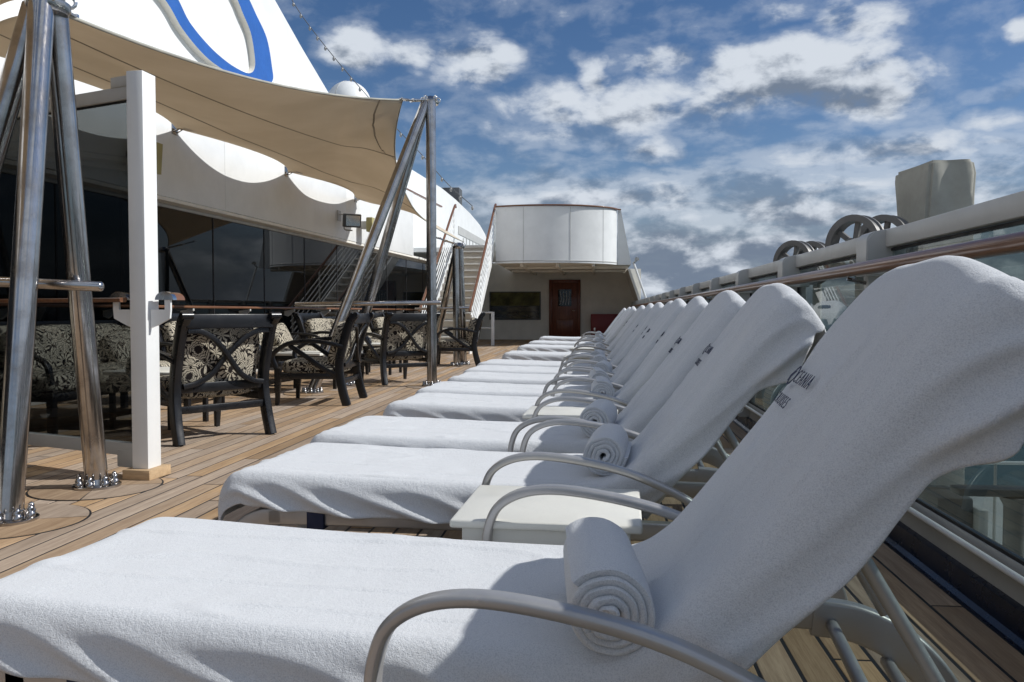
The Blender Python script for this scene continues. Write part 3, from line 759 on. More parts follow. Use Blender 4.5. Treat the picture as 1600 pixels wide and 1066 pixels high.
for i in range(5):
    bm = B(); tube(bm, [(.4 + i * .9, 0, 0), (.4 + i * .9, 0, -.70 - p.z)], .010, 8); obj('stanchion', bm, 'grey_white', pb)
bm = B(); box(bm, (3.6, 5.5, -.76), (4.1, 5.0, .12), bev=.01); struct('boat_platform', bm, 'grey_white', smooth=40)
# ================================================================== AWNING MASTS
def flange_ring(x, y, parent=None):
    """teak circle let into the deck round a mast foot"""
    bm = B(); lathe(bm, [(.335, .0005), (.335, .0022), (.0, .0022)] if False else [(.335, -.02), (.335, .0020)], 48, (x, y, 0)); obj('caulk_ring', bm, 'black_gasket', deck)
    for q in range(4):
        bm = B(); lay = bm.verts.layers.float.new('tone'); a0, a1 = R(90 * q + 20), R(90 * q + 108.7)
        tn = (q * .37 + abs(x) * 3.1) % 1
        A, C = [], []
        for i in range(13):
            a = a0 + (a1 - a0) * i / 12
            A.append([bm.verts.new((x + .325 * math.cos(a), y + .325 * math.sin(a), z)) for z in (-.01, .0045)])
            C.append([bm.verts.new((x + .12 * math.cos(a), y + .12 * math.sin(a), z)) for z in (-.01, .0045)])
        for i in range(12):
            bm.faces.new((A[i][1], A[i + 1][1], C[i + 1][1], C[i][1])); bm.faces.new((A[i][0], A[i + 1][0], A[i + 1][1], A[i][1]))
        for v in bm.verts: v[lay] = tn * .5
        obj('teak_ring', bm, 'teak', deck)
def mast(label, apex, feet, r, bar=None, ring=True):
    t = thing('awning_mast', label, 'mast', (feet[0][0], feet[0][1], 0), 0, 'stainless steel masts holding up the awning')
    o = Vector((feet[0][0], feet[0][1], 0)); A = Vector(apex) - o
    for i, (fx, fy, visible) in enumerate(feet):
        F_ = Vector((fx, fy, 0)) - o; top = A + (F_ - A).normalized() * .02 + Vector(((F_ - A).x, (F_ - A).y, 0)).normalized() * r * .9
        bm = B(); sweep(bm, [F_ + Vector((0, 0, .012)), F_.lerp(top, .5), top], circ(r, 28), (1, 0, 0)); lg = obj('leg', bm, 'steel', t, 60)
        bm = B(); lathe(bm, [(r * 2.1, .004), (r * 2.1, .016), (r * 2.0, .020), (r * 1.2, .022), (r * 1.1, .05)], 36, F_); obj('flange', bm, 'steel', lg, 40)
        for q in range(8):
            a = R(45 * q + 12); c = F_ + Vector((r * 1.62 * math.cos(a), r * 1.62 * math.sin(a), .02))
            key = 'nut'
            def nb(): bm = B(); lathe(bm, [(.019, 0), (.019, .018), (.0145, .022), (.0145, .034), (.012, .045), (.006, .052), (.001, .054)], 12); return bm
            shared('dome_nut', key, nb, 'steel', lg, c, 50)
        if ring: flange_ring(fx, fy)
    bm = B(); lathe(bm, [(r * 1.5, -.05), (r * 1.75, -.03), (r * 1.75, .0), (r * 1.3, .02), (r * .9, .05), (r * .5, .06)], 28, A); obj('collar', bm, 'steel', t, 40)
    for q in range(5):
        a = R(72 * q + 30); c = A + Vector((r * 1.6 * math.cos(a), r * 1.6 * math.sin(a), .0))
        bm = B(); sweep(bm, [c + Vector((.028 * math.cos(R(w_)) * math.cos(a), .028 * math.cos(R(w_)) * math.sin(a), .028 * math.sin(R(w_)) + .02)) for w_ in range(0, 360, 30)], circ(.009, 8), (-math.sin(a), math.cos(a), 0), closed=True); obj('shackle', bm, 'chrome', t, 60)
    if bar:
        p, q, br = bar; p = Vector(p) - o; q = Vector(q) - o
        bm = B(); d = (q - p).normalized()
        sweep(bm, [p, p + d * .01, p.lerp(q, .5), q - d * .01, q], circ(br, 16), (0, 0, 1), scale=[.75, 1, 1, 1, .75]); obj('grab_bar', bm, 'steel', t, 60)
    return t
A1 = at(75, 6, Z=2.47); B1 = Vector((-2.13, 10.45, 3.66)); C1 = Vector((-2.43, 14.35, 2.12))
mast('low polished steel awning mast with splayed legs nearest the camera at left', A1,
     [(-2.655, 3.44, 1), (-2.70, 4.17, 1), (-3.42, 3.62, 1)], .058, (at(-230, 430, Y=3.72), at(160, 448, Y=3.86), .026))
mast('tall steel awning mast with long raked legs beyond the first armchair', B1,
     [(-2.10, 10.33, 1), (-3.253, 10.374, 1), (-3.32, 9.30, 1)], .064, (at(460, 476, Y=9.7), at(689, 473, Y=10.3), .028))
mast('short steel awning mast in front of the staircase', C1,
     [(-2.47, 14.35, 1), (-2.38, 14.55, 1), (-3.05, 15.0, 1)], .060, (at(648, 483, Y=14.3), at(733, 481, Y=14.4), .022), ring=False)

# ================================================================== AWNING MEMBRANE
def dpt(y, z=3.29, x=.22): return DO + dn * x + du * y + Vector((0, 0, z))
def bow(p, q, off, n=16):
    return [p.lerp(q, i / n) + Vector(off) * 4 * (i / n) * (1 - i / n) for i in range(n + 1)]
w_y = [.22 + 3.26 * k for k in range(-4, 3)]               # brackets on the bulwark
Wp = [dpt(y) for y in w_y]
W3 = Wp[-1]
B0 = Vector((-2.35, -2.8, 3.66))
def resample(P, n):
    L = [0.]
    for a, b in zip(P, P[1:]): L.append(L[-1] + (b - a).length)
    out = []; j = 0
    for i in range(n):
        s = L[-1] * i / (n - 1)
        while j < len(L) - 2 and L[j + 1] < s: j += 1
        out.append(P[j].lerp(P[j + 1], (s - L[j]) / max(1e-9, L[j + 1] - L[j])))
    return out
NU, NV = 121, 49
def near(p, q, k): return p.lerp(q, k)
cB0, cA, cB, cC = B0 + Vector((-.3, .25, -.05)), A1 + Vector((-.12, .0, .03)), B1 + Vector((-.30, -.28, -.05)), C1 + Vector((-.36, .25, .14))
s1a = bow(cB0, cA, (-.25, 0, .05)); s1b = bow(A1 + Vector((-.10, .28, .05)), cB, (-.16, .0, -.10))
def coons(c0, c1, d0, d1, name, parent, ws_=()):
    """c0,c1 run along u (v=0 / v=1); d0,d1 run along v (u=0 / u=1)"""
    c0, c1 = resample(c0, NU), resample(c1, NU); d0, d1 = resample(d0, NV), resample(d1, NV)
    bm = B(); g = []
    for j in range(NV):
        v = j / (NV - 1); row = []
        for i in range(NU):
            u = i / (NU - 1)
            p = c0[i] * (1 - v) + c1[i] * v + d0[j] * (1 - u) + d1[j] * u - (c0[0] * (1 - u) * (1 - v) + c0[-1] * u * (1 - v) + c1[0] * (1 - u) * v + c1[-1] * u * v)
            if ws_:                      # slack scallops of the inner hem between its brackets
                yl_ = (p - DO).dot(du)
                if ws_[0] < yl_ < ws_[-1]:
                    fr_ = ((yl_ - ws_[0]) / (ws_[1] - ws_[0])) % 1.
                    p = p + (dn * .42 + Vector((0, 0, -.05))) * 4 * fr_ * (1 - fr_) * max(0., v) ** 6
            row.append(bm.verts.new(p))
        g.append(row)
    for j in range(NV - 1):
        for i in range(NU - 1): bm.faces.new((g[j][i], g[j][i + 1], g[j + 1][i + 1], g[j + 1][i]))
    P = [[v.co.copy() for v in r_] for r_ in g]
    o = obj(name, bm, 'sail', parent, 80)
    md = o.modifiers.new('thickness', 'SOLIDIFY'); md.thickness = .0025
    return P
def scal(ws_, off=(.44, 0, -.05)):
    out = []
    for a, b in zip(ws_, ws_[1:]):
        seg = bow(a, b, dn * off[0] + Vector((0, 0, off[2])), 14); out += seg[:-1]
    return out + [ws_[-1]]
aw = thing('awning', 'tan stretched fabric awning slung from steel masts to the deckhouse', 'awning', (0, 0, 0))
wA = Wp[3]
seam_y = bow(cA, wA, (0, -.0, .10))
# outer edge of the near bay runs mast 1 -> mast 2, the far edge sweeps mast 2 -> mast 3 -> wall
edge_far = bow(cB, cC, (-.36, -.1, -.02), 20)
edge_cw = bow(cC, W3, (-.1, -.25, .02), 12)
topc = catmull(Wp[3:] + [W3.lerp(cC, .5) + Vector((.0, .05, .12)), cC], 10)
Pa = coons(s1b, topc, bow(s1b[0], wA, (0, .0, .10)), edge_far, 'membrane', aw, w_y[3:])
Pb = coons(s1a, Wp[:4], bow(cB0, Wp[0], (0, 0, 0)), bow(s1a[-1], wA, (0, 0, .10)), 'membrane', aw, w_y[:4])
for P in (Pa, Pb):
    for row in (P[0],):
        bm = B(); tube(bm, row[::3], .011, 8); obj('edge_cable', bm, 'canvas', aw, 60)
bm = B(); tube(bm, [r_[-1] for r_ in Pa][::2], .009, 8); obj('edge_cable', bm, 'canvas', aw, 60)
def strip(P, js, iu=None, z=-.004):
    pts = [P[js][i] for i in range(0, NU, 2)] if iu is None else [P[j][iu] for j in range(0, NV, 2)]
    bm = B(); sweep(bm, [p + Vector((0, 0, z)) for p in pts], rrect(.011, .0012, .001, 1), (1, 0, 0) if iu is None else (0, 1, 0)); obj('seam', bm, 'sail_seam', aw)
for j in (15, 33): strip(Pa, j)
# curved reinforcement at the high corner
bm = B(); arc = []
for q in range(17):
    a = q / 16; i = int(NU - 1 - 14 * math.cos(a * math.pi / 2)); j = int(16 * math.sin(a * math.pi / 2)); arc.append(Pa[j][i] + Vector((0, 0, -.005)))
sweep(bm, arc, rrect(.012, .0012, .001, 1), (0, 1, 0)); obj('corner_patch', bm, 'sail_seam', aw)
def corner_gear(pc, pm, n=3, plate=.11):
    """clamp plate, bolts and turnbuckles from a membrane corner to a mast head"""
    pc, pm = Vector(pc), Vector(pm); d = (pm - pc).normalized(); s = d.cross(Vector((0, 0, 1))).normalized(); up = s.cross(d)
    bm = B(); prism(bm, [pc - d * .10 + s * plate, pc - d * .14, pc - d * .10 - s * plate, pc + d * .05 - s * .03, pc + d * .05 + s * .03], up * .012); g = obj('clamp_plate', bm, 'steel', aw, 30)
    for k in range(-2, 3):
        c = pc - d * (.105 + .006 * (2 - abs(k))) + s * k * plate * .42
        bm = B(); box(bm, c + up * .012, (.022, .022, .022), bev=.004); obj('bolt', bm, 'chrome', g)
    for k in range(n):
        o_ = s * (k - (n - 1) / 2) * .05
        a, b = pc + o_ * .6 + d * .02, pm + o_ * .9
        L = (b - a).length
        bm = B(); tube(bm, [a, b], .006, 8); tube(bm, [a.lerp(b, .25), a.lerp(b, .72)], .0135, 10); tube(bm, [a.lerp(b, .2), a.lerp(b, .28)], .019, 8); tube(bm, [a.lerp(b, .70), a.lerp(b, .78)], .019, 8)
        obj('turnbuckle', bm, 'chrome', aw, 50)
corner_gear(cB + Vector((.03, .03, 0)), B1 + Vector((0, 0, .01)), 3)
corner_gear(cC, C1 + Vector((0, 0, .02)), 2, .09)
corner_gear(s1b[0], A1 + Vector((.03, .04, .0)), 1, .05)
corner_gear(s1a[-1], A1, 1, .05)
for y, p in zip(w_y, Wp):
    root = dpt(y, 3.29, .20)
    bm = B(); box(bm, root, (.02, .14, .16), Matrix.Rotation(DRZ, 4, 'Z'), bev=.004)
    for s in (-1, 1): tube(bm, [root + du * s * .05 + Vector((0, 0, -.05)), p + dn * .10 + du * s * .02], .010, 8)
    obj('wall_bracket', bm, 'steel', aw, 40)
    bm = B(); c = p + dn * .12
    prism(bm, [c + dn * .10 + du * .12, c + dn * .13, c + dn * .10 - du * .12, c - dn * .03 - du * .03, c - dn * .03 + du * .03], (0, 0, -.012)); cp_ = obj('clamp_plate', bm, 'steel', aw)
    for k in range(-2, 3):
        bm = B(); box(bm, c + dn * .09 + du * k * .05 + Vector((0, 0, -.02)), (.02, .02, .02), bev=.003); obj('bolt', bm, 'chrome', cp_)

# ================================================================== SMOKED GLASS SCREEN WITH ITS WHITE POST
pb_ = at(230, 746, Z=0.); PZ = 2.30
sa = R(180 - 20)                         # direction in which the screen runs away from the post
sdn = Vector((math.cos(sa), math.sin(sa), 0)); sn = Vector((-sdn.y, sdn.x, 0))
sc = thing('wind_screen_panel', 'smoked glass wind screen fixed to a white square post near the left masts', 'glass screen', (pb_.x, pb_.y, 0))
rotp = Matrix.Rotation(R(-4), 4, 'Z')
bm = B(); box(bm, (0, 0, PZ / 2 + .03), (.10, .125, PZ - .06), rotp, bev=.004); obj('post', bm, 'white', sc, 40)
bm = B(); box(bm, (0, 0, .032), (.17, .21, .058), rotp, bev=.005); obj('wooden_block', bm, 'teak_plain', sc, 40)
def S(a, z, b=0.): return sdn * a + sn * b + Vector((0, 0, z))
rs = Matrix.Rotation(sa, 4, 'Z')
LS = 2.6
bm = B(); box(bm, S(.07 + LS / 2, 1.18), (LS, .012, 1.98), rs); obj('glass_pane', bm, 'smoked', sc)
bm = B(); box(bm, S(.05 + LS / 2, 2.20), (LS + .02, .05, .075), rs, bev=.004); obj('top_rail', bm, 'grey_white', sc, 40)
bm = B(); box(bm, S(.05 + LS / 2, .155), (LS + .02, .05, .075), rs, bev=.004); obj('bottom_rail', bm, 'grey_white', sc, 40)
bm = B(); box(bm, S(.13, 2.265), (.17, .06, .06), rs, bev=.004); obj('corner_block', bm, 'grey_white', sc, 40); bm = B(); box(bm, S(.13, .10), (.17, .055, .10), rs, bev=.004); obj('corner_block', bm, 'grey_white', sc, 40)
bm = B(); box(bm, S(.07 + LS / 2, 2.158), (LS, .02, .008), rs); box(bm, S(.077, 1.18), (.014, .02, 1.97), rs); obj('gasket', bm, 'black_gasket', sc)
for s in (-1, 1):                        # handrail brackets either side of the post
    bx0 = .052 * s
    bm = B(); prism(bm, [Vector((bx0, -.03, .965)), Vector((bx0, -.03, .86)), Vector((bx0 + s * .04, -.03, .875)), Vector((bx0 + s * .115, -.03, .915)), Vector((bx0 + s * .12, -.03, .965))], (0, .016, 0)); 
    prism(bm, [Vector((bx0 + s * .085, -.03, .965)), Vector((bx0 + s * .085, -.03, 1.02)), Vector((bx0 + s * .12, -.03, 1.02)), Vector((bx0 + s * .12, -.03, .965))], (0, .016, 0)); br = obj('rail_bracket', bm, 'white', sc)
    c = Vector((bx0 + s * .085, -.035, 1.02)); D = [(.055 * math.cos(R(q)), .048 * math.sin(R(q))) for q in range(0, 181, 15)]
    bm = B(); prism(bm, [c + Vector((a, 0, b)) for a, b in D], (0, .04, 0)); obj('rail_end_cap', bm, 'chrome', br, 40)
    bm = B(); prism(bm, [c + Vector((a * .92, .042, b * .92)) for a, b in D], (0, .10, 0)); obj('wooden_rail', bm, 'varnish', br, 40)
bm = B(); sweep(bm, [S(.05, 1.02, -.06 if False else .10), S(LS, 1.02, .10)], rrect(.013, .024, .01, 3), (0, 0, 1)); obj('wooden_handrail', bm, 'varnish', sc, 40)

# floodlight, yellow lamp and loudspeaker on the bulwark
p = at_d(552, 345, .5)
fl = thing('floodlight', 'square black framed floodlight on the white deckhouse wall', 'floodlight', DO + dn * .2 + du * p.y + Vector((0, 0, p.z)), DRZ)
rx = Matrix.Rotation(R(38), 4, 'Z') @ Matrix.Rotation(R(8), 4, 'X')
bm = B(); box(bm, (.28, -.02, 0), (.34, .14, .26), rx, bev=.02); hd_ = obj('housing', bm, 'dark_grey', fl, 40)
bm = B(); box(bm, Vector((.28, -.02, 0)) + rx.to_3x3() @ Vector((0, -.075, 0)), (.28, .012, .20), rx); obj('reflector_glass', bm, 'mirror', hd_)
bm = B(); tube(bm, catmull([(.0, .0, .12), (.10, .0, .12), (.12, .0, .0), (.12, 0, -.16), (.28, .0, -.19)], 5), .014, 8); box(bm, (.01, 0, .1), (.02, .16, .2)); obj('bracket', bm, 'grey_white', fl, 50)
p = at_d(580, 352, .45)
yl_ = thing('yellow_lamp', 'faded yellow square lamp beside the floodlight', 'lamp', DO + dn * .2 + du * p.y + Vector((0, 0, p.z)), DRZ)
bm = B(); box(bm, (.26, 0, 0), (.14, .32, .30), bev=.02); obj('diffuser', bm, 'yellow', yl_, 40)
bm = B(); box(bm, (.12, .0, 0), (.14, .16, .16), bev=.01); tube(bm, [(.0, 0, 0), (.1, 0, 0)], .03, 8); obj('bracket', bm, 'grey_white', yl_, 40)
p = at_d(230, 240, .45)
ls = thing('wall_speaker', 'small tan cone lamp under the awning behind the white post', 'wall lamp', DO + dn * .2 + du * p.y + Vector((0, 0, p.z)), DRZ)
bm = B(); prism(bm, [Vector((.12, -.14, .16)), Vector((.12, .14, .16)), Vector((.12, .10, -.2)), Vector((.12, -.10, -.2))], (.24, 0, -.03)); obj('housing', bm, 'yellow', ls, 30)
bm = B(); box(bm, (.06, 0, 0), (.12, .06, .06)); obj('bracket', bm, 'dark_grey', ls)

# ================================================================== ARMCHAIRS
def make_chair(label, w=.74):
    """local axes: +y is the back (towards whoever stands behind it), x across, origin on the floor between the rear feet"""
    t = thing('armchair', label, 'armchair', (0, 0, 0), 0, 'black framed floral armchairs on the deck')
    hw = w / 2
    for s in (-1, 1):
        pts = catmull([(s * (hw + .005), -.0 + .07, .0), (s * hw, .02, .18), (s * (hw - .01), -.01, .40), (s * (hw - .01), .03, .62), (s * (hw - .01), .10, .84), (s * (hw - .01), .155, .925)], 6)
        bm = B(); sweep(bm, pts, rrect(.029, .042, .008, 2), (1, 0, 0)); obj('rear_leg', bm, 'chair_black', t, 40)
        bm = B(); tube(bm, [(s * (hw - .055), .165, .925), (s * (hw + .03), .165, .925)], .026, 14); obj('scroll_end', bm, 'chair_black', t, 50)
        bm = B(); sweep(bm, [(s * (hw - .03), -.66, 0), (s * (hw - .03), -.65, .20), (s * (hw - .03), -.64, .38)], rrect(.026, .026, .006, 2), (1, 0, 0), scale=[.7, 1, 1]); obj('front_leg', bm, 'chair_black', t, 40)
        ap = catmull([(s * hw, .03, .60), (s * (hw + .012), -.10, .635), (s * (hw + .02), -.30, .66), (s * (hw + .015), -.50, .64), (s * hw, -.63, .575), (s * (hw - .01), -.70, .50), (s * (hw - .02), -.665, .38)], 7)
        bm = B(); sweep(bm, ap, rrect(.028, .021, .008, 2), (1, 0, 0)); obj('arm', bm, 'chair_black', t, 50)
        sp2 = catmull([(s * hw, .0, .30), (s * hw, -.16, .37), (s * hw, -.35, .50), (s * hw, -.52, .615)], 6)
        bm = B(); sweep(bm, sp2, rrect(.014, .024, .005, 2), (1, 0, 0)); obj('arm_brace', bm, 'chair_black', t, 50)
        bm = B(); box(bm, (s * (hw - .01), -.31, .30), (.035, .62, .06), bev=.006); obj('side_rail', bm, 'chair_black', t, 40)
    bm = B(); box(bm, (0, .135, .885), (w - .04, .04, .105), bev=.008); obj('top_rail', bm, 'chair_black', t, 40)
    bm = B(); box(bm, (0, .0, .40), (w - .05, .035, .07), bev=.006); obj('back_rail', bm, 'chair_black', t, 40)
    bm = B(); box(bm, (0, .015, .245), (w - .04, .035, .055), bev=.006); obj('back_stretcher', bm, 'chair_black', t, 40)
    bm = B(); box(bm, (0, -.65, .30), (w - .1, .03, .06), bev=.006); obj('front_rail', bm, 'chair_black', t, 40)
    for s in (-1, 1):                     # two bows that cross in the middle of the back
        q = catmull([(s * (hw - .04), .105, .815), (s * .23, .112, .81), (s * .13, .10, .76), (s * .03, .078, .665), (0, .07, .63), (-s * .03, .06, .595), (-s * .12, .045, .49), (-s * .22, .03, .435), (-s * (hw - .05), .025, .415)], 6)
        bm = B(); sweep(bm, [p + Vector((0, .012 + s * .006, 0)) for p in q], rrect(.016, .019, .004, 2), (0, 1, 0)); obj('back_bow', bm, 'chair_black', t, 50)
    tilt = Matrix.Rotation(R(-13), 4, 'X')
    bm = B(); cushion(bm, (0, -.055, .61), (w - .09, .14, .50), tilt, .15); obj('back_cushion', bm, 'floral', t, 60, uv=True)
    bm = B(); cushion(bm, (0, -.33, .385), (w - .09, .64, .15), None, .15); obj('seat_cushion', bm, 'floral', t, 60, uv=True)
    return t
def chair_at(ch, pL, pR):
    """rear feet at pL (left) and pR (right) as seen from behind"""
    pL, pR = Vector(pL), Vector(pR); c = (pL + pR) / 2; d = (pR - pL)
    ang = math.atan2(d.y, d.x)            # local +x from left foot to right foot, seen from behind (viewer at +y) is reversed
    return Vector((c.x, c.y, 0)), ang + math.pi
ch0 = make_chair('black framed armchair with crossed back bows and floral cushions beside the white post')
def place(ch, pL, pR):
    c, a = chair_at(ch, pL, pR); off = Vector((-math.sin(a), math.cos(a), 0)) * -.07
    ch.location = c + off; ch.rotation_euler = (0, 0, a)
place(ch0, (-2.957, 5.491), (-2.508, 6.152))
specs = [('side on floral armchair directly beyond the crossed back armchair nearest the post', (-2.52, 8.08), (-2.56, 8.82)),
         ('floral armchair with crossed back bows half behind the vertical mast leg', (-2.80, 10.36), (-2.13, 10.99)),
         ('side on floral armchair farthest forward near the staircase foot', (-2.05, 14.15), (-2.15, 14.88)),
         ('floral armchair facing outboard near the deckhouse beyond the raked legs', (-4.2, 12.3), (-4.3, 11.6)),
         ('floral armchair facing outboard against the windows behind the nearest armchair', (-4.5, 8.8), (-4.55, 8.05)),
         ('distant floral armchair by the deckhouse close to the stair side', (-4.1, 15.6), (-4.2, 14.9))]
for la, a, b in specs:
    c = dup(ch0, (0, 0, 0), 0, la); place(c, a, b)
# sofas behind the smoked screen
def make_sofa(label, w=1.9):
    t = thing('sofa', label, 'sofa', (0, 0, 0), 0, 'floral sofas along the deckhouse')
    hw = w / 2
    for s in (-1, 1):
        for y in (.0, -.68):
            bm = B(); sweep(bm, [(s * (hw - .03), y, 0), (s * (hw - .03), y, .36)], rrect(.028, .028, .006, 2), (1, 0, 0)); obj('leg', bm, 'chair_black', t, 40)
        ap = catmull([(s * hw, .03, .58), (s * (hw + .012), -.2, .64), (s * (hw + .015), -.5, .63), (s * hw, -.66, .56), (s * (hw - .02), -.69, .40)], 7)
        bm = B(); sweep(bm, ap, rrect(.026, .016, .008, 2), (1, 0, 0)); obj('arm', bm, 'chair_black', t, 50)
    bm = B(); box(bm, (0, .09, .84), (w, .04, .07), bev=.008); obj('top_rail', bm, 'chair_black', t, 40)
    bm = B(); box(bm, (0, -.34, .30), (w, .74, .06), bev=.01); obj('seat_frame', bm, 'chair_black', t, 40)
    for k in range(3):
        x = (k - 1) * (w - .1) / 3
        bm = B(); cushion(bm, (x, -.36, .40), ((w - .12) / 3, .66, .16), None, .15); obj('seat_cushion', bm, 'floral', t, 60, uv=True)
        bm = B(); cushion(bm, (x, .0, .63), ((w - .12) / 3, .17, .42), Matrix.Rotation(R(-12), 4, 'X'), .3); obj('back_cushion', bm, 'floral', t, 60, uv=True)
    for s, rz_ in ((-1, 20), (1, -15)):
        bm = B(); cushion(bm, (s * (hw - .32), -.20, .60), (.40, .13, .36), Matrix.Rotation(R(rz_), 4, 'Y') @ Matrix.Rotation(R(-22), 4, 'X'), .5); obj('throw_cushion', bm, 'floral', t, 60, uv=True)
    return t
so = make_sofa('floral sofa seen dimly through the smoked glass screen left of the post')
so.location = (-4.72, 6.75, 0); so.rotation_euler = (0, 0, R(86.4))
s2 = dup(so, (-4.62, 10.4, 0), R(86.4), 'floral sofa along the windows just right of the white post')
s3 = dup(so, (-4.45, 13.9, 0), R(86.4), 'far floral sofa under the windows beyond the raked mast legs')
s3b = dup(so, (-4.9, 3.9, 0), R(86.4), 'floral sofa at the left picture edge behind the nearest mast legs')
def low_table(label, loc, rz):
    t = thing('low_table', label, 'table', loc, rz, 'low white topped tables between the armchairs')
    bm = B(); box(bm, (0, 0, .455), (.62, .62, .03), bev=.006); obj('table_top', bm, 'laminate', t, 40)
    for x in (-.26, .26):
        for y in (-.26, .26):
            bm = B(); sweep(bm, [(x, y, 0), (x, y, .44)], rrect(.02, .02, .004, 1), (1, 0, 0)); obj('leg', bm, 'chair_black', t, 40)
    bm = B(); box(bm, (0, 0, .41), (.56, .56, .05), bev=.005); obj('apron', bm, 'chair_black', t, 40)
    return t
t0 = low_table('low white topped table in front of the sofa behind the smoked screen', (-3.66, 6.55, 0), R(-4))
dup(t0, (-3.5, 9.6, 0), R(-4), 'low white topped table beside the side on armchair')
dup(t0, (-3.35, 12.4, 0), R(-4), 'low white topped table beyond the raked mast legs')

# ================================================================== SUN LOUNGERS
BA = R(53); HX, HZ = .0, .335             # local: hip at x=0, foot towards -x, head towards +x
def arm_pts(y):
    return catmull([(-.425, y, .24), (-.42, y, .33), (-.412, y, .40), (-.388, y, .455), (-.335, y, .490), (-.26, y, .505), (-.16, y, .500), (-.03, y, .478), (.08, y, .445), (.19, y, .395), (.26, y, .35)], 6)
def make_lounger(label):
    t = thing('sun_lounger', label, 'sun lounger', (0, 0, 0), 0, 'row of aluminium sun loungers along the rail')
    W2 = .315
    flat = rrect(.030, .017, .009, 3)
    for s in (-1, 1):
        y = s * W2
        bm = B(); sweep(bm, catmull([(-1.17, y, .262), (-.9, y, .268), (-.4, y, .27), (.1, y, .265), (.42, y, .262)], 4), rrect(.017, .030, .009, 3), (0, 1, 0)); obj('side_rail', bm, 'alu', t, 50)
        bm = B(); sweep(bm, catmull([(-1.13, y, .262), (-1.20, y, .255), (-1.27, y, .215), (-1.315, y, .13), (-1.335, y, .0)], 7), rrect(.017, .030, .009, 3), (0, 1, 0)); obj('leg', bm, 'alu', t, 50)
        bm = B(); sweep(bm, catmull([(.36, y, .262), (.46, y, .25), (.56, y, .20), (.635, y, .11), (.66, y, .0)], 7), rrect(.020, .042, .009, 3), (0, 1, 0), scale=None); obj('leg', bm, 'alu', t, 50)
        bm = B(); sweep(bm, arm_pts(s * .40), rrect(.019, .0115, .008, 3), (0, 1, 0)); obj('arm', bm, 'alu', t, 60)
        bm = B(); box(bm, (-.425, s * .352, .255), (.035, .12, .03), bev=.005); obj('arm_foot', bm, 'alu', t, 40)
        # back side rail
        bm = B(); sweep(bm, [(.075, s * .270, .30), (.535, s * .270, .30 + .46 * math.tan(BA))], rrect(.013, .018, .008, 2), (0, 1, 0)); obj('back_rail', bm, 'alu', t, 50)
        bm = B(); tube(bm, [(.30, s * .25, .64), (.50, s * .25, .30)], .012, 10); obj('back_prop', bm, 'alu', t, 50)
    for x, z in ((-1.2, .245), (-.55, .25), (.40, .25), (.52, .17)):
        bm = B(); tube(bm, [(x, -W2, z), (x, W2, z)], .014, 10); obj('cross_bar', bm, 'alu', t, 50)
    bm = B(); cushion(bm, (-.63, 0, .318), (1.27, .62, .055), None, .05); obj('seat_pad', bm, 'navy_strap', t, 60)
    bm = B(); cushion(bm, (.30, .03, .655), (.88, .46, .035), Matrix.Rotation(-BA, 4, 'Y'), .05); obj('back_pad', bm, 'navy_strap', t, 60)
    for x in (-1.0, -.35):
        bm = B(); box(bm, (x, 0, .268), (.06, .69, .082), bev=.004); obj('strap', bm, 'navy_strap', t, 40)
    return t

